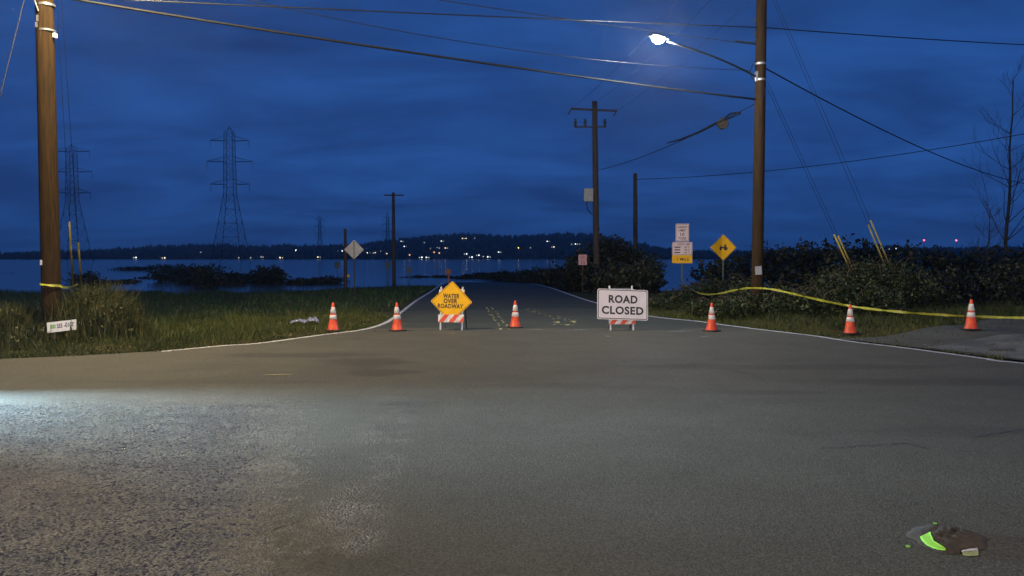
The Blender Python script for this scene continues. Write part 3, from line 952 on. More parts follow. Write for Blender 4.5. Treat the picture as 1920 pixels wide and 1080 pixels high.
mbc.build('slack_coil', M['pole_dark'], splice, smooth=True)

# guy wires with yellow guards
M['guard_pale'] = mat('guy_guard_plastic_pale', (0.46, 0.37, 0.09), 0.6, var=0.4, scale=6, spec=0.2)
def guy(anchor_px, guard_px, attach, Yg, label, Yatt):
    a = P(*anchor_px, Yg)
    gnd = Vector((a.x + 0.05, a.y, 0))
    top = Vector(attach)
    d = (top - a)
    gl_ = P(*guard_px, Yg)
    base = a - d.normalized() * 1.25
    t = thing('guy_wire', label, 'guy wire', base)
    # guard sleeve lies along the wire as far as the pixel row of its end
    k = (gl_.z - a.z) / d.z
    e = a + d * k
    MB().tube([Vector((0, 0, 0)), top - base], 0.006, 6).build('wire', M['wire_metal'], t)
    MB().tube([a - base - d.normalized() * 0.35, e - base], 0.026, 10).build('guard', M['guard' if Yatt == LPY else 'guard_pale'], t, smooth=True)
    return t
g1 = rpx(150) + Vector((0.12, 0.05, 0)); g2 = rp_top + Vector((0.1, 0.05, 0.6))
guy((1597, 512), (1563, 440), g1, 28.5, 'outer left of the two lower guy guards in the brambles', RPY)
guy((1603, 512), (1577, 443), g1 + Vector((0.02, 0, 0.15)), 28.9, 'inner right of the two lower guy guards in the brambles', RPY)
guy((1667, 515), (1628, 422), g2, 28.5, 'left of the two tall guy guards in the brambles', RPY)
guy((1675, 513), (1637, 414), g2 + Vector((0.02, 0, 0.15)), 28.9, 'right of the two tall guy guards in the brambles', RPY)
guy((136, 520), (125, 418), P(100, -120, LPY), 23.5, 'yellow guy guard nearest to the left wooden pole', LPY)
guy((152, 528), (148, 455), P(104, -160, LPY), 24.0, 'shorter yellow guy guard further from the left wooden pole', LPY)

# ------------------------------------------------------------------ traffic cones
def make_cone():
    t = thing('traffic_cone', '-', 'traffic cone')
    h = 0.71
    rad = lambda z: 0.135 + (0.026 - 0.135) * ((z - 0.03) / (h - 0.03))
    body = MB().lathe([(0.150, 0.030), (0.150, 0.045), (rad(0.05), 0.06), (rad(0.3), 0.30), (rad(0.5), 0.5), (rad(h - 0.02), h - 0.02), (0.018, h)], 28).build('cone_body', M['orange'], t, smooth=True)
    for z0, z1 in ((0.30, 0.405), (0.445, 0.60)):
        MB().lathe([(rad(z0) + 0.0005, z0), (rad(z0) + 0.004, z0 + 0.002), (rad(z1) + 0.004, z1 - 0.002), (rad(z1) + 0.0005, z1)], 28).build('reflective_band', M['band'], t, smooth=True)
    mb = MB()
    pts = []
    for cx, cy, a0 in ((1, 1, 0), (-1, 1, 90), (-1, -1, 180), (1, -1, 270)):
        for k in range(5):
            a = math.radians(a0 + 22.5 * k)
            pts.append((cx * 0.135 + 0.045 * math.cos(a), cy * 0.135 + 0.045 * math.sin(a)))
    n = len(pts)
    vs = [(p[0], p[1], 0.002) for p in pts] + [(p[0], p[1], 0.026) for p in pts] + [(p[0] * 0.95, p[1] * 0.95, 0.034) for p in pts]
    fs = [tuple(range(n - 1, -1, -1)), tuple(range(2 * n, 3 * n))]
    for i in range(n):
        j = (i + 1) % n
        fs += [(i, j, j + n, i + n), (i + n, j + n, j + 2 * n, i + 2 * n)]
    mb.add(vs, fs).build('cone_base', M['rubber'], t)
    return t
cone0 = make_cone()
CONES = [
    (625, 620.5, 8, 'orange cone furthest left, on the grass edge by the white curve line', (0.02, 0)),
    (745, 620.5, 30, 'orange cone on the asphalt just left of the diamond sign', (0.0, -0.02)),
    (966, 614.5, 12, 'orange cone standing alone between the two barricade signs', (0, 0)),
    (1334, 621, 40, 'orange cone on the asphalt right of the road closed sign', (0, 0.01)),
    (1594, 626.5, 15, 'orange cone on the right verge below the guy guards', (0.02, -0.025)),
    (1820, 632.5, 5, 'orange cone furthest right, in front of the low yellow tape', (0, 0)),
]
for i, (px, py, rz, label, ln) in enumerate(CONES):
    c = cone0 if i == 0 else copy_tree(cone0)
    g = G(px, py)
    onroad = XL(g.y) < g.x < XR(g.y)
    c.location = (g.x, g.y, 0.0 if onroad else max(tz(g.x, g.y), -0.03) + 0.03)
    c.rotation_euler = (ln[0], ln[1], math.radians(rz))
    tag(c, label, 'traffic cone', 'orange traffic cones across the junction')

# ------------------------------------------------------------------ lettering
def text_mesh(body, size, m, width=None, bold=0.0, spacing=1.0, depth=0.0015):
    cu = bpy.data.curves.new('lettering', 'FONT')
    cu.body = body
    cu.size = size
    cu.align_x = 'CENTER'; cu.align_y = 'CENTER'
    cu.extrude = depth
    cu.offset = bold
    cu.space_character = spacing
    cu.resolution_u = 4
    o = bpy.data.objects.new('lettering_tmp', cu)
    C.objects.link(o)
    dg = bpy.context.evaluated_depsgraph_get()
    dg.update()
    me = bpy.data.meshes.new_from_object(o.evaluated_get(dg))
    bpy.data.objects.remove(o); bpy.data.curves.remove(cu)
    co = np.empty(len(me.vertices) * 3, dtype=np.float32); me.vertices.foreach_get('co', co); co = co.reshape(-1, 3)
    cx = (co[:, 0].max() + co[:, 0].min()) / 2; cy = (co[:, 1].max() + co[:, 1].min()) / 2
    co[:, 0] -= cx; co[:, 1] -= cy
    if width:
        co[:, 0] *= width / (co[:, 0].max() - co[:, 0].min())
    me.vertices.foreach_set('co', co.ravel())
    me.materials.clear(); me.materials.append(m)
    me.update()
    return me
def put_text(parent, body, x, z, y, capheight, m, width=None, bold=0.0, spacing=1.0, roll=0.0):
    # text stands in the x-z plane facing -y; font cap height is about .69 of size
    me = text_mesh(body, capheight / 0.69, m, width, bold, spacing)
    return obj('lettering', me, parent, (x, y, z), (math.pi / 2, 0, 0))

def rounded_rect(w, h, r, n=5):
    pts = []
    for cx, cz, a0 in ((1, 1, 0), (-1, 1, 90), (-1, -1, 180), (1, -1, 270)):
        for k in range(n):
            a = math.radians(a0 + 90 * k / (n - 1))
            pts.append((cx * (w / 2 - r) + r * math.cos(a), cz * (h / 2 - r) + r * math.sin(a)))
    return pts
def rot2(pts, a):
    c, s = math.cos(a), math.sin(a)
    return [(p[0] * c - p[1] * s, p[0] * s + p[1] * c) for p in pts]
def frame_loop(outer, inner, y0, y1):
    """flat raised border between two outlines of equal count, facing -y"""
    n = len(outer)
    vs = [(p[0], y0, p[1]) for p in outer] + [(p[0], y0, p[1]) for p in inner] + [(p[0], y1, p[1]) for p in outer] + [(p[0], y1, p[1]) for p in inner]
    fs = []
    for i in range(n):
        j = (i + 1) % n
        fs += [(i, j, j + n, i + n), (i, i + 2 * n, j + 2 * n, j), (i + n, j + n, j + 3 * n, i + 3 * n)]
    return MB().add(vs, fs)

# ------------------------------------------------------------------ A-frame barricades with signs
def stripes(parent, w, h, n, y, lean=1):
    """slanted orange stripes standing proud of a white board, clipped to it"""
    sw = w / n
    for k in range(-1, n + 1):
        if k % 2:
            continue
        x0 = -w / 2 + k * sw
        poly = [(x0, -h / 2), (x0 + sw, -h / 2), (x0 + sw + h * lean, h / 2), (x0 + h * lean, h / 2)]
        # clip in x
        def clip(poly, lim, keep_less):
            out = []
            for i in range(len(poly)):
                a, b = poly[i], poly[(i + 1) % len(poly)]
                ia = a[0] <= lim if keep_less else a[0] >= lim
                ib = b[0] <= lim if keep_less else b[0] >= lim
                if ia: out.append(a)
                if ia != ib:
                    t = (lim - a[0]) / (b[0] - a[0]); out.append((lim, a[1] + (b[1] - a[1]) * t))
            return out
        poly = clip(poly, w / 2, True)
        if len(poly) > 2: poly = clip(poly, -w / 2, False)
        if len(poly) < 3: continue
        MB().prism(poly, y - 0.0015, y + 0.0005).build('stripe', M['orange'], parent)

def barricade(label, px, py, rz, hw, top_z, board_z, board_h):
    g = G(px, py)
    t = thing('barricade_sign', label, 'barricade sign', g, (0, 0, math.radians(rz)))
    lean = 0.17
    fy = lambda z: lean * z       # front frame leans back
    for s in (-1, 1):
        MB().tube([(s * hw, fy(0), 0.0), (s * hw, fy(top_z), top_z)], 0.021, 4).build('front_leg', M['white_plastic'], t)
        MB().tube([(s * hw + 0.045, 0.56, 0.0), (s * hw + 0.03, fy(top_z * 0.93) + 0.03, top_z * 0.93)], 0.017, 4).build('rear_leg', M['dark_steel'] if s > 0 else M['steel'], t)
    MB().tube([(-hw, fy(top_z * 0.93) + 0.03, top_z * 0.93), (hw, fy(top_z * 0.93) + 0.03, top_z * 0.93)], 0.015, 6).build('hinge_bar', M['steel'], t)
    tilt = math.atan(lean)
    for bz, bh in ((board_z, board_h), (top_z - 0.17, board_h)):
        b = MB().box((0, 0, 0), (2 * hw + 0.10, 0.018, bh)).build('board', M['band'], t, (0, fy(bz) - 0.033, bz), (-tilt, 0, 0))
        stripes(b, 2 * hw + 0.098, bh - 0.004, 5, -0.010, 0.8)
    return t, fy, tilt

# diamond
b1, fy, tilt = barricade('yellow diamond WATER OVER ROADWAY sign on a striped A-frame barricade', 846, 619, -4, 0.275, 1.09, 0.30, 0.20)
cz = zpx(566.5, 21.4)
pan = thing_panel = None
D = 0.535
dia = rot2(rounded_rect(0.757, 0.757, 0.035), math.pi / 4)
pan = MB().prism(dia, -0.004, 0.004).build('sign_panel', M['sign_yellow'], b1, (0.0, fy(cz) - 0.062, cz), (-tilt, math.radians(1.6), 0))
o1 = rot2(rounded_rect(0.722, 0.722, 0.03), math.pi / 4); i1 = rot2(rounded_rect(0.702, 0.702, 0.025), math.pi / 4)
frame_loop(o1, i1, -0.0055, -0.0035).build('border', M['brownblack'], pan)
put_text(pan, 'WATER', -0.01, 0.145, -0.006, 0.105, M['brownblack'], 0.42, 0.0055, 1.12)
put_text(pan, 'OVER', -0.025, 0.015, -0.006, 0.105, M['brownblack'], 0.35, 0.0055, 1.12)
put_text(pan, 'ROADWAY', -0.02, -0.115, -0.006, 0.105, M['brownblack'], 0.65, 0.0055, 1.12)
# lower board is fixed over the tip of the diamond
for o in b1.children:
    if o.name.startswith('board') and o.location.z < 0.5:
        o.location.y = fy(o.location.z) - 0.080

# rectangle
b2, fy, tilt = barricade('white ROAD CLOSED sign on an A-frame barricade', 1166.5, 619.5, 5, 0.29, 1.12, 0.235, 0.16)
cz = zpx(572.5, 21.2)
pan = MB().prism(rounded_rect(1.30, 0.775, 0.045), -0.005, 0.005).build('sign_panel', M['sign_white'], b2, (0.02, fy(cz) - 0.064, cz), (-tilt, math.radians(2.2), 0))
frame_loop(rounded_rect(1.262, 0.737, 0.04), rounded_rect(1.228, 0.703, 0.035), -0.0065, -0.0045).build('border', M['black'], pan)
put_text(pan, 'ROAD', 0.01, 0.135, -0.007, 0.185, M['black'], 0.74, 0.009, 1.1)
put_text(pan, 'CLOSED', 0.0, -0.150, -0.007, 0.185, M['black'], 1.07, 0.009, 1.1)

# ------------------------------------------------------------------ roadside signs
def signpost(label, px_c, Y, name='road_sign', cat='road sign', top_px=None, both=None, rz=0.0):
    g = P(px_c, HZ, Y)
    z0 = tz(g.x, Y)
    t = thing(name, label, cat, (g.x, Y, z0), (0, 0, math.radians(rz)))
    return t, Vector((g.x, Y, z0))
def post(t, h, m='post', r=0.03, x=0.0):
    MB().box((x, 0.03, h / 2 - 0.15), (0.06, 0.045, h + 0.3)).build('post', M[m], t)

# stacked white and yellow signs
Y_ = 38.0
t, o = signpost('stack of two white weight limit signs over a yellow plate, left of the tractor sign', 1279, Y_)
k = Y_ / F
def zloc(py): return zpx(py, Y_) - o.z
post(t, zloc(421))
pn = MB().prism(rounded_rect(25 * k, 33 * k, 0.03), -0.004, 0.004).build('sign_panel', M['sign_cream'], t, (0, 0, zloc(436)))
frame_loop(rounded_rect(23.4 * k, 31.4 * k, 0.03), rounded_rect(22.2 * k, 30.2 * k, 0.028), -0.0055, -0.0035).build('border', M['black'], pn)
for tx, zc, hh, ww in (('WEIGHT', 10, 4.0, 18), ('LIMIT', 4, 4.0, 13), ('10', -3.5, 5.5, 8), ('TONS', -11, 4.5, 15)):
    put_text(pn, tx, 0, zc * k, -0.0055, hh * k, M['black'], ww * k, 0.002)
pn = MB().prism(rounded_rect(38 * k, 25 * k, 0.03), -0.004, 0.004).build('sign_panel', M['sign_cream'], t, (0, 0, zloc(466)))
frame_loop(rounded_rect(36.4 * k, 23.4 * k, 0.03), rounded_rect(35.4 * k, 22.4 * k, 0.028), -0.0055, -0.0035).build('border', M['black'], pn)
put_text(pn, 'WEIGHT LIMIT', 3 * k, 8 * k, -0.0055, 3.0 * k, M['black'], 24 * k, 0.001)
for zc, tn in ((2.5, '20 T'), (-2.5, '28 T'), (-7.5, '36 T')):
    MB().box((-9 * k, -0.0050, zc * k), (11 * k, 0.002, 2.2 * k)).build('truck_symbol', M['black'], pn)
    put_text(pn, tn, 9 * k, zc * k, -0.0055, 3.0 * k, M['black'], 10 * k, 0.001)
pn = MB().prism(rounded_rect(38 * k, 15 * k, 0.03), -0.004, 0.004).build('sign_panel', M['sign_yellow'], t, (0, 0, zloc(486)))
pn['label'] = 'yellow plate at the bottom of the stack'
put_text(pn, '1 MILE', 2 * k, 0, -0.0055, 5 * k, M['brownblack'], 22 * k, 0.001)

# tractor warning diamond
Y_ = 36.0
t, o = signpost('yellow diamond warning sign with a black tractor symbol, beside the right pole', 1356, Y_)
k = Y_ / F
post(t, zloc(440) if False else zpx(440, Y_) - o.z)
side = 49.5 * k / math.sqrt(2)
pn = MB().prism(rot2(rounded_rect(side, side, 0.03), math.pi / 4), -0.004, 0.004).build('sign_panel', M['sign_yellow'], t, (0, 0, zpx(464, Y_) - o.z), (0, 0, 0))
frame_loop(rot2(rounded_rect(side * .955, side * .955, 0.03), math.pi / 4), rot2(rounded_rect(side * .93, side * .93, 0.028), math.pi / 4), -0.0055, -0.0035).build('border', M['brownblack'], pn)
mb = MB()
def disc(cx, cz, r, n=16): return [(cx + r * math.cos(2 * math.pi * i / n), cz + r * math.sin(2 * math.pi * i / n)) for i in range(n)]
y0, y1 = -0.0062, -0.0042
mb.prism(disc(4.5 * k, -1.8 * k, 3.6 * k), y0, y1)
mb.prism(disc(-5.0 * k, -3.2 * k, 2.2 * k), y0 - 0.0003, y1)
mb.prism([(-6.6 * k, -1.6 * k), (3.0 * k, -1.6 * k), (3.0 * k, 1.6 * k), (-6.6 * k, 1.3 * k)], y0 - 0.0006, y1)
mb.prism([(1.8 * k, 1.4 * k), (5.6 * k, 1.2 * k), (5.2 * k, 5.8 * k), (2.4 * k, 5.8 * k)], y0 - 0.0009, y1)
mb.prism([(-4.6 * k, 1.2 * k), (-3.9 * k, 1.2 * k), (-3.9 * k, 4.2 * k), (-4.6 * k, 4.2 * k)], y0 - 0.0012, y1)
mb.build('tractor_symbol', M['brownblack'], pn)

# small faded speed sign in the dark hedge
Y_ = 46.0
t, o = signpost('small faded pink speed limit sign against the dark hedge', 1092.5, Y_)
k = Y_ / F
post(t, zpx(478, Y_) - o.z, 'pole_dark')
pn = MB().prism(rounded_rect(15.5 * k, 19.5 * k, 0.02), -0.004, 0.004).build('sign_panel', M['sign_pink'], t, (0, 0, zpx(487, Y_) - o.z))
put_text(pn, 'SPEED', 0, 6 * k, -0.0055, 2.6 * k, M['black'], 10 * k)
put_text(pn, 'LIMIT', 0, 2.4 * k, -0.0055, 2.6 * k, M['black'], 9 * k)
put_text(pn, '35', 0, -4.5 * k, -0.0055, 6.5 * k, M['black'], 8.5 * k)

# grey back of a diamond sign
Y_ = 46.0
t, o = signpost('bare grey back of a diamond sign left of the road', 664, Y_, name='sign_back')
k = Y_ / F
post(t, zpx(452, Y_) - o.z, 'pole_dark')
side = 37 * k / math.sqrt(2)
MB().prism(rot2(rounded_rect(side, side, 0.03), math.pi / 4), -0.004, 0.004).build('sign_panel', M['sign_back'], t, (0, -0.01, zpx(468, Y_) - o.z), (0, 0, 0))
MB().box((0, -0.025, zpx(468, Y_) - o.z), (0.05, 0.02, side * 1.2)).build('brace', M['post'], t)

# distant orange work sign on the flooded road, and faint sign backs
Y_ = 70.0
t, o = signpost('small orange square sign far down the flooded road', 841, Y_)
k = Y_ / F
MB().box((0, 0.03, (zpx(505, Y_) - o.z) / 2), (0.10, 0.06, (zpx(505, Y_) - o.z))).build('post', M['sign_orange'], t)
MB().prism(rounded_rect(9 * k, 9.5 * k, 0.06), -0.005, 0.005).build('sign_panel', M['sign_orange'], t, (0, 0, zpx(509.5, Y_) - o.z))
for px, py, Y_, lab in ((767, 506, 74.0, 'faint round-cornered sign back right of the crossarm pole at the water'), (727, 497, 80.0, 'faint sign back just left of the crossarm pole at the water'), (632, 497, 82.0, 'thin marker post standing in the water left of the grey diamond')):
    t, o = signpost(lab, px, Y_, name='sign_back')
    k = Y_ / F
    h_ = zpx(py - 5, Y_) - o.z
    MB().box((0, 0.03, h_ / 2), (0.07, 0.05, h_)).build('post', M['post'], t)
    MB().prism(rounded_rect(9 * k, 12 * k, 0.08), -0.005, 0.005).build('sign_panel', M['post'], t, (0, -0.01, zpx(py, Y_) - o.z))

# lawn sign leaning on the left pole
lp = P(116, 611.5, LPY - 1.0)
ls = thing('lawn_sign', 'white corrugated lawn sign with a phone number leaning at the left pole', 'lawn sign', (lp.x, lp.y, lp.z), (math.radians(-10), math.radians(-6.5), math.radians(6)))
kk = (LPY - 1.0) / F
pn = MB().prism(rounded_rect(53 * kk, 19.5 * kk, 0.006), -0.005, 0.005).build('sign_panel', M['white_plastic'], ls)
put_text(pn, '800', -16 * kk, 1 * kk, -0.0055, 7.5 * kk, M['green_print'], 10 * kk, 0.004)
put_text(pn, '555', -4 * kk, 1 * kk, -0.0055, 7.5 * kk, M['navy_print'], 10 * kk, 0.004)
put_text(pn, '-0107', 13 * kk, 1.2 * kk, -0.0055, 8.0 * kk, M['navy_print'], 18 * kk, 0.004)
for s in (-1, 1):
    MB().tube([(s * 14 * kk, 0.012, 9 * kk), (s * 14 * kk, 0.012, -9 * kk - 0.25)], 0.004, 6).build('stake', M['steel'], ls)

# ------------------------------------------------------------------ barrier tape
def tape(name, pts, w, label, m='yellow_tape'):
    vs, fs = [], []
    n = len(pts)
    tw = 0.0
    for i, p in enumerate(pts):
        tw += random.uniform(-0.25, 0.25)
        a = 0.75 * math.sin(i * 0.23 + 0.6) + 0.45 * math.sin(i * 0.71) + 0.2 * math.sin(i * 1.9)
        up = Vector((0, math.sin(a), math.cos(a)))
        for s in (0.5, -0.5):
            for t_ in (-0.0008, 0.0008):
                vs.append(p + up * w * s + Vector((0, t_, 0)))
    for i in range(n - 1):
        b = i * 4; c = b + 4
        fs += [(b, c, c + 2, b + 2), (b + 1, b + 3, c + 3, c + 1), (b, b + 1, c + 1, c), (b + 2, c + 2, c + 3, b + 3)]
    fs += [(0, 2, 3, 1), (4 * n - 4, 4 * n - 3, 4 * n - 1, 4 * n - 2)]
    return tag(MB().add(vs, fs).build(name, M[m]), label, 'barrier tape')
def spline(pts, n=8):
    out = []
    for i in range(len(pts) - 1):
        p0 = pts[max(i - 1, 0)]; p1 = pts[i]; p2 = pts[i + 1]; p3 = pts[min(i + 2, len(pts) - 1)]
        for k in range(n):
            t = k / n
            out.append(0.5 * ((2 * p1) + (p2 - p0) * t + (2 * p0 - 5 * p1 + 4 * p2 - p3) * t * t + (3 * p1 - p0 - 3 * p2 + p3) * t ** 3))
    out.append(pts[-1])
    return out
tp = [(1277, 517, 37), (1285, 531, 35), (1305, 547, 31.5), (1325, 552, 29), (1350, 550, 27), (1378, 544, 25.6), (1405, 540, 24.6), (1440, 541.5, 23.8), (1475, 548, 23.2), (1530, 561, 21.9), (1590, 573, 21.0), (1640, 580, 20.6), (1720, 587.5, 20.2), (1820, 593, 19.8), (1920, 596, 19.5), (2050, 596, 19.2)]
tape('barrier_tape', spline([P(*q) for q in tp]), 0.062, 'long yellow barrier tape sagging from the signs across the right verge')
c0 = Vector((lp_base.x, LPY, 0))
wrap = []
for kx in range(9):
    a = math.radians(200 - 185 * kx / 8)
    wrap.append(Vector((c0.x + 0.225 * math.cos(a + math.pi) * -1, LPY - 0.225 * math.sin(math.radians(10 + 160 * kx / 8)), zpx(531 + 4.5 * kx / 8, LPY))))
wrap = [Vector((c0.x - 0.222 * math.cos(math.pi * kx / 8), LPY - 0.03 - 0.222 * math.sin(math.pi * kx / 8), zpx(531 + 5 * kx / 8, LPY))) for kx in range(9)]
wrap += [P(118, 538.5, LPY - 0.1), P(128, 539.5, LPY + 0.2), P(137, 537, LPY + 0.8), P(146, 533.5, LPY + 1.6)]
tape('barrier_tape', wrap, 0.055, 'short yellow tape tied round the left wooden pole')

# ------------------------------------------------------------------ litter
# brown cap with hi-vis trim
cg = G(1775, 1012)
lit = thing('dropped_cap', 'crumpled brown cap with lime green trim lying on the asphalt', 'cap', (cg.x, cg.y, 0.003))
def cap_h(x, y):
    a = math.atan2(y / 0.275, x / 0.235)
    w_ = 1 + 0.09 * math.sin(2 * a + 0.6) + 0.06 * math.sin(5 * a) + 0.07 * math.cos(3 * a) + 0.035 * math.sin(9 * a + 1) + 0.025 * math.sin(13 * a)
    t_ = math.hypot(x / 0.235, y / 0.275) / w_
    if t_ >= 1:
        return -1.0
    h_ = 0.052 * (1 - t_ ** 2.4) ** 0.85
    h_ += (0.012 * math.sin(x * 38 + 3) * math.cos(y * 44) + 0.010 * math.sin(x * 57 + y * 60) + 0.006 * math.sin(x * 90 - y * 70)) * (1.05 - t_)
    return max(h_, 0.001)
vs, fs = [], []
NR, NA = 10, 44
vs.append((0, 0, cap_h(0, 0)))
for i in range(1, NR + 1):
    for j in range(NA):
        a = 2 * math.pi * j / NA
        w_ = 1 + 0.09 * math.sin(2 * a + 0.6) + 0.06 * math.sin(5 * a) + 0.07 * math.cos(3 * a) + 0.035 * math.sin(9 * a + 1) + 0.025 * math.sin(13 * a)
        t_ = i / NR * w_ * 0.999
        x, y = 0.235 * t_ * math.cos(a), 0.275 * t_ * math.sin(a)
        vs.append((x, y, max(cap_h(x, y), 0.0) if i < NR else 0.0))
for j in range(NA):
    j2 = (j + 1) % NA
    fs.append((0, 1 + j, 1 + j2))
    for i in range(1, NR):
        b = 1 + (i - 1) * NA
        fs.append((b + j, b + NA + j, b + NA + j2, b + j2))
MB().add(vs, fs).build('cap_cloth', M['cloth_brown'], lit, smooth=True)
def on_cap(px, py, lift):
    """point of the cap (or the asphalt) seen at a pixel, lifted towards the eye"""
    d = ray(px, py).normalized()
    e = Vector((0, 0, EYE))
    t0 = (0.12 - EYE) / d.z
    t = t0
    for _ in range(400):
        p = e + d * t
        h_ = max(cap_h(p.x - cg.x, p.y - cg.y), 0.0)
        if p.z - 0.003 <= h_:
            break
        t += 0.004
    p = e + d * (t - lift / abs(d.z) * 0.6)
    return p - Vector((cg.x, cg.y, 0.003))
def cap_patch(name, rowa, rowb, m, k=4, lift=0.009):
    """fabric strip between two pixel outlines, following the cap"""
    n = len(rowa)
    top, low = [], []
    for i in range(n):
        for q in range(k + 1):
            t = q / k
            px, py = rowa[i][0] + (rowb[i][0] - rowa[i][0]) * t, rowa[i][1] + (rowb[i][1] - rowa[i][1]) * t
            p = on_cap(px, py, lift)
            top.append(p); low.append(p - Vector((0, -0.002, 0.004)))
    w_ = k + 1
    fs = []
    N_ = n * w_
    for i in range(n - 1):
        for q in range(k):
            a = i * w_ + q
            fs.append((a, a + 1, a + w_ + 1, a + w_)); fs.append((N_ + a, N_ + a + w_, N_ + a + w_ + 1, N_ + a + 1))
    for i in range(n - 1):
        for q in (0, k):
            a = i * w_ + q
            fs.append((a, a + w_, N_ + a + w_, N_ + a))
    return MB().add(top + low, fs).build(name, m, lit, smooth=True)
cap_patch('lime_trim', [(1725, 1006), (1729, 1013), (1737, 1021), (1748, 1026.5), (1760, 1030), (1773, 1031.5)], [(1744, 997), (1747, 1005), (1750, 1013), (1756, 1017), (1764, 1022), (1773, 1028)], M['lime'])
for ra, rb, lab in (([(1697, 1022), (1702, 1021), (1707, 1023)], [(1699, 1024), (1703, 1025.5), (1707, 1024.5)], 'small lime scrap on the asphalt left of the dropped cap'), ([(1749, 980), (1753, 979), (1757, 980.5)], [(1750, 982), (1753, 982.5), (1757, 982)], 'small lime scrap at the far side of the dropped cap')):
    sc_ = cap_patch('lime_scrap', ra, rb, M['lime'], 2, 0.004)
    sc_.parent = None; sc_.location = lit.location
    tag(sc_, lab, 'litter')
cap_patch('white_label', [(1802, 1032), (1816, 1029), (1832, 1026.5)], [(1803, 1034), (1818, 1033), (1834, 1032)], M['band'], 2)
cap_patch('pale_hem', [(1803, 1034.6), (1818, 1033.6), (1834, 1032.6)], [(1806, 1040), (1818, 1041), (1835, 1040)], M['lime_pale'], 2)

# plastic film on the verge
pg = G(572, 606)
film = thing('plastic_litter', 'crumpled clear plastic film lying in the left verge grass', 'litter', (pg.x, pg.y, tz(pg.x, pg.y)))
def crumple(cx, cy, wx, wy, h_, seed):
    rg = random.Random(seed)
    n, m_ = 9, 7
    vs, fs = [], []
    for j in range(m_):
        for i in range(n):
            u, v = i / (n - 1) * 2 - 1, j / (m_ - 1) * 2 - 1
            e = max(0, 1 - (u * u + v * v) * 0.5)
            vs.append((cx + u * wx / 2 + rg.uniform(-.02, .02), cy + v * wy / 2 + rg.uniform(-.02, .02), 0.06 + h_ * e * rg.uniform(0.35, 1.0)))
    for j in range(m_ - 1):
        for i in range(n - 1):
            a = j * n + i
            fs.append((a, a + 1, a + n + 1)); fs.append((a, a + n + 1, a + n))
    return MB().add(vs, fs)
crumple(-0.16, -0.05, 0.42, 0.25, 0.14, 3).build('film_fold', M['plastic_film'], film)
crumple(0.20, 0.10, 0.36, 0.26, 0.20, 5).build('film_fold', M['plastic_film'], film)

# ------------------------------------------------------------------ vegetation
def leaf_faces(centers, size, flat=0.0, aspect=0.55):
    n = len(centers)
    d = RNG.normal(size=(n, 3)); d /= np.linalg.norm(d, axis=1)[:, None]
    e = RNG.normal(size=(n, 3)); e -= (e * d).sum(1)[:, None] * d; e /= np.linalg.norm(e, axis=1)[:, None]
    s = size * RNG.uniform(0.4, 1.6, size=(n, 1))
    a = centers - d * s * 0.5; b = centers + e * s * aspect * 0.5; c = centers + d * s * 0.5; f = centers - e * s * aspect * 0.5
    return np.stack([a, b, c, f], 1).reshape(-1, 3)

def blob_points(blobs, n):
    vol = np.array([b[3] * b[4] * b[5] for b in blobs]) ** 0.67
    cnt = RNG.multinomial(n, vol / vol.sum())
    out = []
    for b, k in zip(blobs, cnt):
        u = RNG.normal(size=(k, 3)); u /= np.linalg.norm(u, axis=1)[:, None]
        r = RNG.uniform(0.35, 1.0, size=(k, 1)) ** 0.55 * (1 + 0.10 * RNG.normal(size=(k, 1)))
        ph = RNG.uniform(0, 6.28, 4)
        lump = 1 + 0.22 * np.sin(5 * u[:, 0] + ph[0]) * np.sin(4 * u[:, 1] + ph[1]) + 0.16 * np.sin(9 * u[:, 2] + 5 * u[:, 0] + ph[2]) + 0.10 * np.sin(17 * u[:, 0] + 13 * u[:, 1] + ph[3])
        p = u * r * lump[:, None] * np.array(b[3:6]) + np.array(b[:3])
        out.append(p)
    return np.concatenate(out)

def bush(name, label, blobs, n, size, m, group=None, cat='bush', stems=5, stuffed=False, floor=None, canes=0):
    bx = np.mean([b[0] for b in blobs]); by = np.mean([b[1] for b in blobs])
    bz = tz(bx, by)
    pts = blob_points(blobs, n)
    lim = (bz if floor is None else floor) + 0.02
    pts = pts[pts[:, 2] > lim]
    pts = pts - np.array([bx, by, bz])
    me = np_mesh(name, leaf_faces(pts, size), 4, m)
    if stuffed:
        return stuff(obj(name, me, None, (bx, by, bz)))
    t = thing(name, label, cat, (bx, by, bz), group=group)
    obj('foliage', me, t)
    for k in range(stems):
        b = blobs[k % len(blobs)]
        e = Vector((b[0] - bx + random.uniform(-.5, .5) * b[3], b[1] - by + random.uniform(-.5, .5) * b[4], b[2] - bz + random.uniform(0, .5) * b[5]))
        s = Vector((e.x * 0.5 + random.uniform(-.1, .1), e.y * 0.5 + random.uniform(-.1, .1), -0.1))
        mid_ = s.lerp(e, 0.5) + Vector((random.uniform(-.12, .12), random.uniform(-.12, .12), 0.1))
        MB().tube([s, mid_, e], [0.022, 0.016, 0.008], 5).build('stem', M['stem'], t)
    for k in range(canes):
        b = blobs[k % len(blobs)]
        a = random.uniform(0, 6.28)
        s = Vector((b[0] - bx + random.uniform(-.6, .6) * b[3], b[1] - by + random.uniform(-.6, .3) * b[4], b[2] - bz + 0.55 * b[5]))
        out = Vector((math.cos(a), math.sin(a) * 0.6 - 0.3, 0)) * random.uniform(0.35, 0.9)
        rise = random.uniform(0.25, 0.65) * min(b[5], 1.0) + 0.1
        cp_ = [s + out * t_ + Vector((0, 0, rise * (2.2 * t_ - 1.5 * t_ * t_))) for t_ in (0, .25, .5, .75, 1.0)]
        MB().tube(cp_, [0.010, 0.009, 0.008, 0.006, 0.004], 4).build('cane', M['cane'], t)
    return t

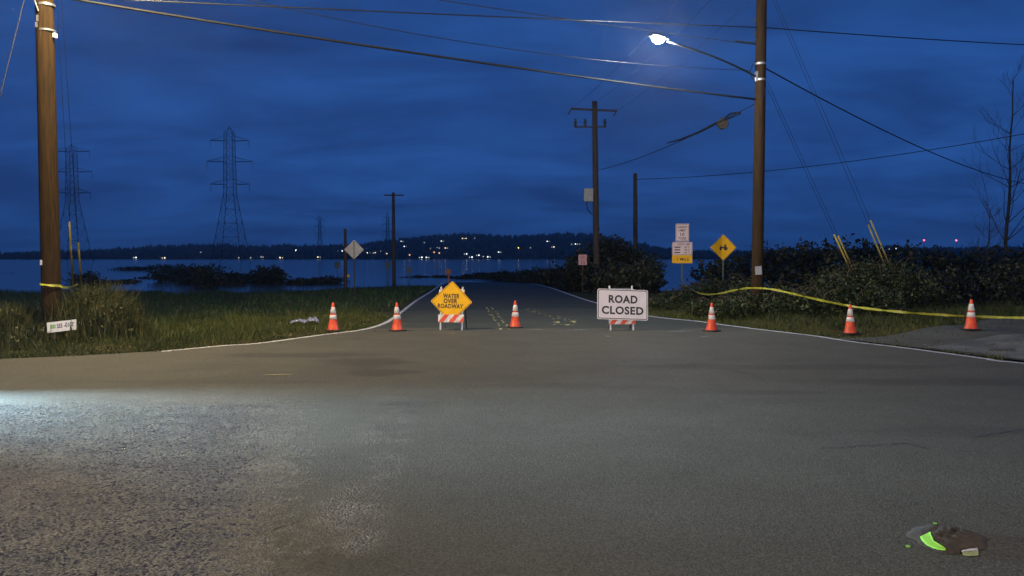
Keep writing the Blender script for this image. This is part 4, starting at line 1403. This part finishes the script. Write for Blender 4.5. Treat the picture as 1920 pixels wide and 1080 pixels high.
def pb(px, py_top, py_bot, wpx, Y, depth=None, zb=None):
    """ellipsoid filling a pixel box at a depth"""
    k = Y / F
    top = P(px, py_top, Y); bot = zb if zb is not None else max(P(px, py_bot, Y).z, WATER_Z - 0.2)
    cz_ = (top.z + bot) / 2; rz = (top.z - bot) / 2
    return (top.x, Y, cz_, wpx * k / 2, depth if depth else wpx * k / 2.2, max(rz, 0.1))

# right verge brambles
bush('bramble_bush', 'low bramble bush below the tape, right of the road closed sign', [pb(1365, 556, 612, 90, 25.4, 0.8, 0), pb(1415, 548, 608, 90, 25.6, 0.9, 0), pb(1320, 562, 600, 70, 26.5, .8, 0)], 5200, 0.085, M['leaf_bramble'], canes=14)
bush('bramble_bush', 'bramble bush at the foot of the right wooden pole', [pb(1400, 520, 600, 80, 27.5, 1.0, 0), pb(1450, 530, 600, 90, 26.8, 1.0, 0), pb(1490, 540, 602, 70, 25.6, .8, 0)], 5200, 0.085, M['leaf_bramble'], canes=14)
bush('bramble_bush', 'tall bramble mound in front of the lower pair of guy guards', [pb(1545, 520, 600, 110, 26.0, 1.1, 0), pb(1590, 498, 600, 120, 27.2, 1.1, 0), pb(1560, 508, 600, 70, 26.8, 1.0, 0), pb(1525, 545, 603, 80, 25.0, .8, 0)], 8500, 0.09, M['leaf_bramble'], canes=18)
bush('bramble_bush', 'tall bramble mound in front of the tall pair of guy guards', [pb(1650, 488, 600, 130, 27.6, 1.2, 0), pb(1700, 500, 600, 100, 28.0, 1.1, 0), pb(1640, 540, 600, 110, 25.2, .9, 0), pb(1620, 482, 560, 60, 28.4, .8, 0)], 8500, 0.09, M['leaf_bramble'], canes=18)
bush('bramble_bush', 'dark bramble bank running to the right picture edge behind the last cone', [pb(1760, 505, 600, 120, 29.0, 1.2, 0), pb(1830, 500, 600, 140, 30.0, 1.4, 0), pb(1910, 495, 600, 140, 30.5, 1.5, 0), pb(1990, 490, 600, 120, 31, 1.5, 0)], 8500, 0.12, M['leaf_dark'])
bush('bramble_bush', 'weedy bush below the stacked signs, behind the road closed sign', [pb(1265, 545, 590, 80, 32.0, 1.0, 0), pb(1310, 530, 590, 80, 33, 1.1, 0), pb(1360, 525, 590, 80, 33.0, 1.0, 0), pb(1240, 558, 592, 60, 30, .8, 0)], 6000, 0.09, M['leaf_bramble'], canes=18)

# dark thicket behind, reads as one mass
blobs = []
for px in range(1330, 2100, 26):
    top = 468 - 8 * math.sin(px * 0.013) - random.uniform(0, 9) + (14 if px < 1400 else 0)
    Yq = random.uniform(46, 58)
    blobs.append(pb(px, top, 560, 62, Yq, 2.0, -0.4))
bush('dark_thicket', '', blobs, 22000, 0.26, M['leaf_dark'], stuffed=True, floor=-0.6)

# hedge right of the road
blobs = [pb(1128, 446, 560, 60, 52, 1.8, -.3), pb(1155, 447, 560, 60, 53, 1.8, -.3), pb(1090, 470, 560, 60, 52, 1.8, -.3)]
bush('hedge_tree', 'tallest dark bush of the hedge, at the foot of the cabinet pole', blobs, 9000, 0.20, M['leaf_dark'], stems=8)
blobs = [pb(1185, 468, 560, 60, 53, 1.6, -.3), pb(1215, 484, 575, 60, 46, 1.5, -.3), pb(1200, 500, 580, 80, 43, 1.5, -.2)]
bush('hedge_bush', 'dark bush of the hedge below the stub pole', blobs, 8000, 0.18, M['leaf_dark'])
blobs = []
for i in range(15):
    t_ = i / 14
    px = 1160 + (885 - 1160) * t_
    Yq = 44 + 62 * t_ ** 1.3
    top = 497 + 17 * t_ + random.uniform(-3, 3)
    if px > 1060: top -= 6
    blobs.append(pb(px, top, 0, 62 - 18 * t_, Yq, 2.4, -0.7))
bush('roadside_hedge', '', blobs, 17000, 0.22, M['leaf_dark'], stuffed=True, floor=-0.7)
blobs = [pb(px, 519 + random.uniform(-3, 2), 0, 50, 98 + random.uniform(-4, 6), 2.5, -0.9) for px in range(765, 960, 22)]
bush('flooded_reeds', '', blobs, 6000, 0.24, M['leaf_dark'], stuffed=True, floor=-0.7)

# bushes standing in the flood water on the left
def islet(label, boxes, Y, n=2600, size=0.26, m='leaf_dark'):
    bush('flooded_bush', label, [pb(px, a, b, w, Y + dy, None, WATER_Z - 0.15) for (px, a, b, w, dy) in boxes], n, size * Y / 90, M[m], group='bushes standing in the flood water', floor=WATER_Z - 0.1, stems=5)
islet('large flooded bush clump below the nearer pylon', [(320, 503, 538, 90, 0), (385, 498, 548, 95, -6), (345, 497, 520, 70, 20), (375, 496, 530, 50, 6), (420, 512, 545, 60, -4), (388, 506, 552, 56, -22), (352, 518, 545, 40, -8)], 84, 5600)
islet('square flooded bush right of the nearer pylon', [(490, 500, 540, 42, 0), (516, 500, 540, 40, 0), (504, 508, 543, 66, -3), (503, 503, 530, 44, 0)], 80, 3800)
islet('flooded scrub between the large clump and the square bush', [(445, 512, 542, 70, 0), (470, 520, 542, 70, -2), (430, 524, 548, 60, -10)], 82, 2600)
islet('low flooded scrub reaching out left of the large clump', [(250, 500, 505, 70, 60), (300, 496, 506, 60, 55), (285, 519, 527, 60, 0), (320, 515, 530, 60, 0)], 96, 2600)
islet('low dark strip of scrub in the water right of the tall weeds', [(215, 526, 536, 60, 0), (240, 524, 534, 40, 3)], 78, 1400)
islet('dark bush in the water just behind the left guy guards', [(160, 512, 545, 60, 0), (178, 520, 545, 40, -3)], 64, 2200)
islet('flooded scrub left of the grey diamond sign', [(575, 522, 543, 80, 0), (612, 519, 543, 70, 2), (550, 526, 543, 60, 0)], 76, 2600)
islet('low flooded scrub at the left picture edge', [(10, 514, 520, 50, 40), (40, 534, 541, 70, 0), (70, 530, 540, 50, 0)], 86, 1600)

# grass blades
def blades(name, xy, hmin, hmax, w, m, lean=0.5):
    n = len(xy)
    x, y = xy[:, 0], xy[:, 1]
    z = terrain(x, y)
    h = RNG.uniform(hmin, hmax, n) * (0.55 + 0.45 * np.sin(x * 2.1 + 1.7 * np.sin(y * 1.7)) * np.sin(y * 2.9 + x * 0.8) + 0.3 * np.sin(x * 0.7 - y * 0.9) ** 2)
    h = np.maximum(h, hmin * 0.5)
    a = RNG.uniform(0, 2 * np.pi, n)
    dx, dy = np.cos(a) * w * RNG.uniform(0.6, 1.3, n), np.sin(a) * w * RNG.uniform(0.6, 1.3, n)
    la = RNG.uniform(0, 2 * np.pi, n); lm = RNG.uniform(0.1, lean, n) * h
    p0 = np.stack([x - dx, y - dy, z - 0.02], 1); p1 = np.stack([x + dx, y + dy, z - 0.02], 1)
    p2 = np.stack([x + np.cos(la) * lm, y + np.sin(la) * lm, z + h], 1)
    return np_mesh(name, np.stack([p0, p1, p2], 1).reshape(-1, 3), 3, m)
def scatter(n, x0, x1, y0, y1, side, gap=0.03, far=40, thin=None):
    x = RNG.uniform(x0, x1, n); y = RNG.uniform(y0, y1, n)
    xl = np.interp(y, lxY, lxX); xr = np.interp(y, rxY, rxX)
    d = (xl - x) if side < 0 else (x - xr)
    k = (d > gap + RNG.uniform(0, 0.12, n)) & (d < far)
    if thin is not None:
        k &= RNG.uniform(0, 1, n) < thin(x, y)
    return np.stack([x[k], y[k]], 1)
# close-cropped verge at the asphalt edge, longer behind
patch = lambda x, y: 0.55 + 0.45 * np.sin(x * 1.9 + np.sin(y * 1.3) * 2) * np.sin(y * 2.3 + 0.5 * x)
stuff(obj('verge_grass', blades('verge_grass', scatter(90000, -19, -3.4, 15.0, 27, -1), 0.05, 0.17, 0.008, M['grass'], 0.8)))
stuff(obj('tall_grass', blades('tall_grass', scatter(42000, -19, -4.2, 17.5, 30, -1, 0.9, thin=patch), 0.12, 0.30, 0.010, M['grass'], 0.9)))
stuff(obj('field_grass', blades('field_grass', scatter(60000, -46, -4.2, 27, 62, -1, 0.2), 0.10, 0.30, 0.020, M['grass_field'], 0.7)))
def no_gravel(x, y):
    # keep the pull-out bare
    poly = gp
    inside = np.zeros(len(x), bool)
    n = len(poly)
    j = n - 1
    for i in range(n):
        xi, yi, xj, yj = poly[i].x, poly[i].y, poly[j].x, poly[j].y
        c = ((yi > y) != (yj > y)) & (x < (xj - xi) * (y - yi) / (yj - yi + 1e-9) + xi)
        inside ^= c
        j = i
    return np.where(inside, 0.10, 1.0)
stuff(obj('verge_grass', blades('verge_grass', scatter(90000, 2.6, 17, 15.5, 34, 1, thin=no_gravel), 0.05, 0.20, 0.009, M['grass'], 0.8)))
stuff(obj('tall_grass', blades('tall_grass', scatter(26000, 3.5, 17, 21, 34, 1, 1.4, thin=lambda x, y: no_gravel(x, y) * patch(x, y)), 0.15, 0.40, 0.010, M['leaf_bramble'], 0.6)))

# fallen leaves and bits along the verge and the asphalt edge
def litter(name, xy, size, m, zoff):
    z = terrain(xy[:, 0], xy[:, 1])
    xl = np.interp(xy[:, 1], lxY, lxX); xr = np.interp(xy[:, 1], rxY, rxX)
    on = (xy[:, 0] > xl) & (xy[:, 0] < xr)
    z = np.where(on, 0.008, z + zoff)
    c = np.stack([xy[:, 0], xy[:, 1], z + RNG.uniform(0, 0.02, len(z))], 1)
    v = leaf_faces(c, size).reshape(-1, 4, 3)
    v[:, :, 2] = c[:, None, 2] + (v[:, :, 2] - c[:, None, 2]) * 0.25
    return stuff(obj(name, np_mesh(name, v.reshape(-1, 3), 4, m)))
M['dead_leaf'] = leafmat('dead_leaf', (0.05, 0.030, 0.012), (0.16, 0.10, 0.035), (0.30, 0.24, 0.14), scale=3)
def edge_pts(n, spread, bias):
    y = RNG.uniform(15.3, 30, n)
    return np.stack([np.interp(y, lxY, lxX) + bias + RNG.normal(size=n) * spread, y], 1)
litter('fallen_leaves', np.concatenate([edge_pts(700, 0.55, -0.35), scatter(500, -16, -4, 15.4, 24, -1, 0.0)]), 0.06, M['dead_leaf'], 0.06)
yr = RNG.uniform(15.5, 32, 500)
litter('fallen_leaves', np.stack([np.interp(yr, rxY, rxX) + 0.4 + np.abs(RNG.normal(size=500)) * 0.9, yr], 1), 0.06, M['dead_leaf'], 0.06)
litter('road_grit', np.stack([RNG.uniform(-6, 8, 260), RNG.uniform(4.2, 20, 260)], 1), 0.022, M['dead_leaf'], 0.0)

# tall weeds round the left pole
def weed(label, px, Y, wpx, h_, n, seed, leafn):
    rg = np.random.default_rng(seed)
    k = Y / F
    c = P(px, HZ, Y); z0 = tz(c.x, Y)
    t = thing('weed_clump', label, 'weeds', (c.x, Y, z0), group='weeds around the left pole')
    r = wpx * k / 2
    u = rg.normal(size=(n, 2)) * np.array([r * 0.5, 0.45])
    hh = h_ * rg.uniform(0.35, 1.0, n) * np.exp(-(u[:, 0] / (r * 1.1)) ** 2)
    w_ = 0.010 * rg.uniform(0.7, 1.4, n)
    a = rg.uniform(0, 6.28, n); la = rg.uniform(0, 6.28, n); lm = rg.uniform(0.05, 0.45, n) * hh
    b0 = np.stack([u[:, 0] - np.cos(a) * w_, u[:, 1] - np.sin(a) * w_, np.full(n, -0.03)], 1)
    b1_ = np.stack([u[:, 0] + np.cos(a) * w_, u[:, 1] + np.sin(a) * w_, np.full(n, -0.03)], 1)
    mx_ = u[:, 0] + np.cos(la) * lm * 0.35; my_ = u[:, 1] + np.sin(la) * lm * 0.35
    m0 = np.stack([mx_ - np.cos(a) * w_ * .8, my_ - np.sin(a) * w_ * .8, hh * 0.62], 1)
    m1 = np.stack([mx_ + np.cos(a) * w_ * .8, my_ + np.sin(a) * w_ * .8, hh * 0.62], 1)
    t0 = np.stack([u[:, 0] + np.cos(la) * lm, u[:, 1] + np.sin(la) * lm, hh], 1)
    quads = np.stack([b0, b1_, m1, m0], 1).reshape(-1, 3)
    tips = np.stack([m0, m1, t0, (m0 + t0) / 2], 1).reshape(-1, 3)
    obj('blade_tuft', np_mesh('blade_tuft', np.concatenate([quads, tips]), 4, M['leaf_weed']), t)
    lp_ = np.stack([rg.normal(size=leafn) * r * 0.55, rg.normal(size=leafn) * 0.45, h_ * rg.uniform(0.05, 0.8, leafn)], 1)
    lp_ = lp_[lp_[:, 2] < h_ * 0.85 * np.exp(-(lp_[:, 0] / (r * 1.0)) ** 2)]
    obj('foliage', np_mesh('foliage', leaf_faces(lp_, 0.065), 4, M['leaf_weed']), t)
weed('tall weed clump right of the left pole, behind the lawn sign', 165, 20.6, 120, 1.45, 3600, 1, 1500)
weed('weed clump furthest right of those at the left pole', 215, 20.0, 100, 1.05, 2600, 2, 1300)
weed('tallest seeding grass clump just behind the left pole', 195, 22.0, 110, 1.60, 2000, 3, 500)
weed('broad weed clump left of the left pole at the picture edge', 30, 20.4, 130, 1.20, 3200, 4, 1300)
weed('short weed tuft directly in front of the left pole', 75, 19.2, 70, 0.65, 1000, 5, 700)
weed('weed clump cut by the left picture edge', -45, 20.0, 110, 1.3, 1500, 6, 1400)

# bare tree at right
def bare_tree(label, base, height, seed, trunk_r, name='bare_tree'):
    rg = random.Random(seed)
    t = thing(name, label, 'tree', base)
    trunk, crown = MB(), MB()
    pts, rs = [], []
    n = 12
    p = Vector((0, 0, -0.3))
    nodes_ = []
    for i in range(n + 1):
        s = i / n
        pts.append(p.copy()); rs.append(trunk_r * (1 - 0.86 * s) + 0.008)
        nodes_.append((p.copy(), rs[-1], s))
        p = p + Vector((rg.uniform(-.10, .10) + 0.02, rg.uniform(-.08, .08), (height + 0.3) / n))
    trunk.tube(pts, rs, 10)
    def branch(p, d, length, r, depth):
        if depth == 0 or length < 0.15:
            return
        q = [p]
        cur, dd = p.copy(), d.copy()
        k = 4
        for i in range(k):
            dd = (dd + Vector((rg.uniform(-.16, .16), rg.uniform(-.16, .16), rg.uniform(0.0, .20)))).normalized()
            cur = cur + dd * length / k
            q.append(cur.copy())
            if i >= 1 or depth < 3:
                for _ in range(1 if depth > 1 else 2):
                    nd = (dd + Vector((rg.uniform(-.9, .9), rg.uniform(-.9, .9), rg.uniform(-.1, .7)))).normalized()
                    branch(cur.copy(), nd, length * rg.uniform(0.35, 0.55), r * 0.5, depth - 1)
        crown.tube(q, [max(r * (1 - 0.2 * i), 0.004) for i in range(k + 1)], 4, cap=False)
    for (pp, r, s) in nodes_[3:]:
        for _ in range(3 if s < 0.9 else 4):
            a = rg.uniform(0, 2 * math.pi)
            d = Vector((math.cos(a), math.sin(a) * 0.8, rg.uniform(0.5, 1.1))).normalized()
            branch(pp.copy(), d, height * 0.30 * (1.15 - s) * rg.uniform(0.7, 1.2) + 0.4, max(r * 0.34, 0.011), 3)
    trunk.build('trunk', M['bark'], t, smooth=True)
    crown.build('branches', M['bark'], t)
    return t
Y_ = 58.0
bt = P(1885, 500, Y_); bt.z = tz(bt.x, Y_)
bare_tree('tall leafless tree above the thicket near the right picture edge', bt, P(1885, 150, Y_).z - bt.z, 4, 0.135)
Y_ = 46.0
bt = P(1850, 500, Y_); bt.z = tz(bt.x, Y_)
bare_tree('small leafless tree left of the tall bare tree', bt, P(1850, 395, Y_).z - bt.z, 9, 0.06)

# ------------------------------------------------------------------ pylons
def lattice_tower(name, label, px, top_py, arm_py, arm_half, waist_py, base_py, body, base_half, Y, m):
    k = Y / F
    o = P(px, base_py, Y)
    t = thing(name, label, 'pylon', o)
    zt = lambda py: (base_py - py) * k
    def bar(mb, a, b, r): mb.tube([a, b], r, 4, cap=False)
    w0 = base_half * k; w1 = body * k / 2
    zw, ztop = zt(waist_py), zt(top_py + 10)
    th = max(0.10, 0.55 * k) if Y < 600 else 0.17
    legs = MB()
    for sx in (-1, 1):
        for sy in (-1, 1):
            legs2 = MB()
            bar(legs2, (sx * w0, sy * w0, 0), (sx * w1, sy * w1, zw), th)
            bar(legs2, (sx * w1, sy * w1, zw), (sx * w1 * 0.8, sy * w1 * 0.8, ztop), th * 0.9)
            legs2.build('leg', m, t)
    br = MB()
    def ring_w(z):
        return w0 + (w1 - w0) * min(z / zw, 1) if z < zw else w1 * (1 - 0.2 * (z - zw) / (ztop - zw))
    zs = list(np.linspace(0, zw, 6)) + list(np.linspace(zw, ztop, 9))[1:]
    for i in range(len(zs) - 1):
        a, b = ring_w(zs[i]), ring_w(zs[i + 1])
        for s in (-1, 1):
            bar(br, (-a, s * a, zs[i]), (b, s * b, zs[i + 1]), th * 0.42)
            bar(br, (a, s * a, zs[i]), (-b, s * b, zs[i + 1]), th * 0.42)
            bar(br, (s * a, -a, zs[i]), (s * b, b, zs[i + 1]), th * 0.42)
            bar(br, (s * a, a, zs[i]), (s * b, -b, zs[i + 1]), th * 0.42)
            bar(br, (-b, s * b, zs[i + 1]), (b, s * b, zs[i + 1]), th * 0.42)
    br.build('bracing', m, t)
    for py, half in zip(arm_py, arm_half):
        z = zt(py); w = ring_w(z)
        for s in (-1, 1):
            ar = MB()
            for sy in (-1, 1):
                bar(ar, (s * w, sy * w, z), (s * half * k, 0, z), th * 0.75)
                bar(ar, (s * w, sy * w, z + 1.6), (s * half * k, 0, z + 0.1), th * 0.5)
            ar.build('crossarm', m, t)
            MB().tube([(s * half * k, 0, z), (s * half * k, 0, z - 14 * k)], th * 0.5, 5).build('insulator', m, t)
    pk = MB()
    for sx in (-1, 1):
        for sy in (-1, 1):
            bar(pk, (sx * w1 * .8, sy * w1 * .8, ztop), (0, 0, zt(top_py)), th * 0.7)
    pk.build('peak', m, t)
    return t
lattice_tower('lattice_pylon', 'nearer steel lattice pylon standing in the flood water left of centre', 433, 240, (265, 304, 346), (36, 43, 36), 366, 497, 19, 29, 300, M['lattice'])
lattice_tower('lattice_pylon', 'steel lattice pylon half hidden behind the left wooden pole', 138, 272, (285, 323, 362), (34, 38, 34), 378, 500, 17, 26, 330, M['lattice'])
lattice_tower('lattice_pylon', 'tiny distant pylon above the far shore left of the grey diamond', 600, 404, (412, 425, 438), (8, 10, 8), 446, 486, 5, 8, 900, M['lattice'])
lattice_tower('lattice_pylon', 'tiny distant pylon just left of the crossarm pole at the water', 727, 398, (408, 421, 434), (8, 10, 8), 444, 486, 5, 8, 900, M['lattice'])

# ------------------------------------------------------------------ far shore: wooded hill, houses, lights
CREST = [(-900, 474), (-300, 474), (0, 473), (120, 470), (200, 466), (260, 461), (330, 457), (420, 456), (480, 460), (540, 457), (600, 459), (680, 455), (740, 446), (800, 440), (860, 435), (910, 437), (960, 440), (1000, 438), (1050, 434), (1110, 436), (1180, 450), (1250, 464), (1340, 470), (1450, 468), (1550, 466), (1700, 463), (1900, 461), (2200, 462), (2900, 470)]
YS, YC = 900.0, 1300.0
cpx = [c[0] for c in CREST]; cpy = [c[1] for c in CREST]
def crest_z(x, Y):
    px = 960 + x / Y * F
    return EYE + (HZ - np.interp(px, cpx, cpy) - 3.0) * YC / F - 6.0
def hill_z(x, Y):
    s = sm(YS, YC, Y)
    lin = np.clip((Y - YS) / (YC - YS), 0, 1)
    s = 0.5 * s + 0.5 * lin
    return (WATER_Z - 0.6) + (crest_z(x, Y) + 0.6 - WATER_Z) * s
hx = np.linspace(-1500, 1500, 160); hy = np.concatenate([np.linspace(YS - 20, YC, 14), [1500, 1800]])
HX, HY = np.meshgrid(hx, hy)
HZ_ = hill_z(HX.ravel() , HY.ravel()).reshape(HX.shape)
HZ_[-1, :] = -2; HZ_[0, :] = -1.5
idx = np.arange(HX.size).reshape(HX.shape)
ff = np.stack([idx[:-1, :-1].ravel(), idx[:-1, 1:].ravel(), idx[1:, 1:].ravel(), idx[1:, :-1].ravel()], 1)
me = bpy.data.meshes.new('far_hill')
me.from_pydata(np.stack([HX.ravel(), HY.ravel(), HZ_.ravel()], 1).tolist(), [], ff.tolist())
M['hill'] = mat('hill_ground', (0.012, 0.015, 0.012), 0.95, scale=0.02)
link_mats(me, M['hill'])
structure(obj('hill', me))

# houses first, so that the wood leaves a gap in front of each
LIGHTS = [(752, 452.5, 'c'), (758, 462, 'c'), (704, 474, 'w'), (725, 475.5, 'w'), (718, 471, 'w'), (768, 478, 'o'), (791, 482.5, 'c'), (799.5, 482.5, 'c'), (795.6, 455, 'd'), (827.5, 452, 'c'),
    (808, 465.6, 'w'), (820, 465, 'c'), (835, 465, 'w'), (818, 461, 'w'), (814, 473, 'o'), (823.6, 474.4, 'o'), (867, 447, 'w'), (874, 447, 'w'), (890, 446.6, 'd'), (875, 476, 'c'), (885, 482, 'c'),
    (893, 477, 'c'), (898, 478.5, 'c'), (903, 473.5, 'c'), (913, 476.5, 'c'), (914.5, 481.5, 'c'), (906, 481, 'd'), (880, 475, 'd'), (935, 472.6, 'c'), (972, 464.7, 'y'), (994.7, 464.7, 'd'), (1026, 452.5, 'c'), (1034, 461, 'd'),
    (1038.6, 463, 'w'), (1072, 458, 'd'), (1079, 457.5, 'c'), (1083, 457.3, 'c'), (255, 482.8, 'c'), (303, 483.2, 'w'), (309, 483.4, 'w'), (315, 482.8, 'w'), (376.6, 473, 'd'), (447.5, 483.2, 'd'), (470, 483.2, 'd'), (479, 482, 'c'),
    (488.8, 481.6, 'c'), (525, 483, 'w'), (555.7, 469.6, 'C'), (596, 482, 'w'), (641.5, 470.5, 'c'), (634, 471, 'd'), (687, 466.5, 'v'), (689, 474, 'w'), (1652, 466, 'c'), (1667.6, 466.5, 'c'), (1679, 466, 'C'), (1686, 468.5, 'd'), (1832.6, 469.8, 'C'), (1782, 474, 'd'), (1593.5, 473, 'd')]
WINC = {'c': ((0.80, 0.95, 1.0), 3.2), 'C': ((0.86, 0.95, 1.0), 8), 'w': ((1.0, 0.80, 0.45), 2.8), 'o': ((1.0, 0.52, 0.22), 2.6), 'y': ((1.0, 0.72, 0.12), 4.5), 'd': ((0.9, 0.85, 0.7), 1.1), 'v': ((0.45, 0.40, 1.0), 3)}
WM = {k_: emit('lit_window_' + k_, c, s) for k_, (c, s) in WINC.items()}
M['house_wall'] = mat('house_wall', (0.10, 0.10, 0.10), 0.8)
M['house_roof'] = mat('house_roof', (0.03, 0.03, 0.032), 0.9)
def march(px, py):
    d = ray(px, py); d = d / d.y
    for Y in np.arange(YS, YC + 260, 4.0):
        z = EYE + d.z * Y
        if z <= hill_z(d.x * Y, Y) + 2.2:
            return Vector((d.x * Y, Y, z))
    return Vector((d.x * YC, YC, EYE + d.z * YC))
hw_, hd_, hh_ = 8.0, 7.0, 5.0
hm_wall = MB().box((0, hd_ / 2, hh_ / 2 - 1.5), (hw_, hd_, hh_ + 3)).mesh('wall', M['house_wall'])
mbr = MB(); mbr.add([(-hw_ / 2 - .4, -.4, hh_), (hw_ / 2 + .4, -.4, hh_), (hw_ / 2 + .4, hd_ + .4, hh_), (-hw_ / 2 - .4, hd_ + .4, hh_), (-hw_ / 2 - .4, hd_ / 2, hh_ + 2.6), (hw_ / 2 + .4, hd_ / 2, hh_ + 2.6)], [(0, 1, 5, 4), (2, 3, 4, 5), (0, 4, 3), (1, 2, 5), (0, 3, 2, 1)])
hm_roof = mbr.mesh('roof', M['house_roof'])
win_mesh = {}
for k_ in WM:
    w_ = {'C': 1.7, 'd': 0.9}.get(k_, 1.15)
    win_mesh[k_] = MB().box((0, 0, 0), (w_, 0.2, w_)).mesh('window', WM[k_])
house_xy = []
HLAB = {'c': 'small far house with a cool white lit window across the water', 'C': 'far house with the brightest white light across the water', 'w': 'small far house with a warm lit window across the water', 'o': 'small far house with an orange lit window across the water', 'y': 'lone far house with a yellow light on the hillside', 'd': 'small far house with a faint lit window across the water', 'v': 'lone far house with a violet light on the hillside'}
for (px, py, kd) in LIGHTS:
    q = march(px, py)
    house_xy.append((q.x, q.y))
    lab_ = {555.7: 'far house with a bright white light on the low left part of the far shore', 1679: 'brightest house light of the cluster right of the tall guy guards', 1832.6: 'lone white house light under the bare tree at the right'}.get(px, HLAB[kd])
    t = thing('lit_house', lab_, 'house', (q.x, q.y, q.z - 2.2), group='lit houses on the far shore')
    obj('wall', hm_wall, t); obj('roof', hm_roof, t)
    obj('window', win_mesh[kd], t, (0, -0.12, 2.2))
    if kd in 'cw':
        obj('window', win_mesh['d'], t, (random.choice((-2.6, 2.6)), -0.12, 2.0))

# wood on the hill: many small crowns, one mass
def far_wood(n):
    xs = RNG.uniform(-1450, 1450, n); Ys = YS + 4 + (YC + 60 - YS) * RNG.uniform(0, 1, n) ** 0.8
    keep = np.ones(n, bool)
    hxy = np.array(house_xy)
    for (qx, qy) in hxy:
        lat = np.abs(xs - qx * Ys / qy)
        keep &= ~((lat < 4.5) & (Ys < qy + 2) & (Ys > qy - 90))
    xs, Ys = xs[keep], Ys[keep]
    zs = hill_z(xs, Ys)
    verts = []
    n = len(xs)
    H = RNG.uniform(3.5, 9.5, n) ; R = H * RNG.uniform(0.22, 0.5, n)
    tall = RNG.uniform(0, 1, n) > 0.93
    H = np.where(tall, H * 1.3, H)
    q = 5
    rot = RNG.uniform(0, 6.28, n)
    apex = np.stack([xs, Ys, zs + H], 1)
    tri = []
    for k in range(q):
        a0 = rot + 2 * np.pi * k / q; a1 = rot + 2 * np.pi * (k + 1) / q
        r0 = R * (0.85 + 0.3 * np.sin(a0 * 3)); r1 = R * (0.85 + 0.3 * np.sin(a1 * 3))
        b0 = np.stack([xs + np.cos(a0) * r0, Ys + np.sin(a0) * r0, zs + H * 0.35], 1)
        b1 = np.stack([xs + np.cos(a1) * r1, Ys + np.sin(a1) * r1, zs + H * 0.35], 1)
        g0 = np.stack([xs + np.cos(a0) * r0 * .6, Ys + np.sin(a0) * r0 * .6, zs - 1], 1)
        g1_ = np.stack([xs + np.cos(a1) * r1 * .6, Ys + np.sin(a1) * r1 * .6, zs - 1], 1)
        tri += [np.stack([b0, b1, apex], 1), np.stack([g0, g1_, b1], 1), np.stack([g0, b1, b0], 1)]
    return np.concatenate([t_.reshape(-1, 3) for t_ in tri])
stuff(obj('far_wood', np_mesh('far_wood', far_wood(15000), 3, M['conifer'])))

# red aviation lights on masts, right
M['red_light'] = emit('red_beacon', (1.0, 0.06, 0.10), 14)
for px, py, lab in ((1732.5, 450.5, 'left of the two red beacon masts beyond the thicket'), (1793, 450.8, 'right of the two red beacon masts beyond the thicket')):
    Y_ = 1340
    q = P(px, py, Y_)
    t = thing('beacon_mast', lab, 'mast', (q.x, Y_, -1.0))
    MB().tube([(0, 0, 0), (0, 0, q.z + 1.0)], [0.5, 0.2], 6).build('mast', M['lattice'], t)
    MB().lathe([(0.5, -0.9), (1.1, -0.5), (1.3, 0.2), (0.9, 0.8), (0.3, 1.1)], 10, c=(0, 0, q.z + 1.0)).build('beacon', M['red_light'], t)

# ------------------------------------------------------------------ damp air round the whole place
m = bpy.data.materials.new('damp_air'); m.use_nodes = True
nt = m.node_tree; nt.nodes.clear()
o_ = nt.nodes.new('ShaderNodeOutputMaterial')
pv = nt.nodes.new('ShaderNodeVolumePrincipled')
pv.inputs['Color'].default_value = (0.92, 0.95, 1.0, 1)
pv.inputs['Density'].default_value = 0.00028
pv.inputs['Anisotropy'].default_value = 0.86
nt.links.new(pv.outputs[0], o_.inputs['Volume'])
hz = MB().box((0, 1150, 38), (6000, 2700, 84)).build('haze', m)
stuff(hz)
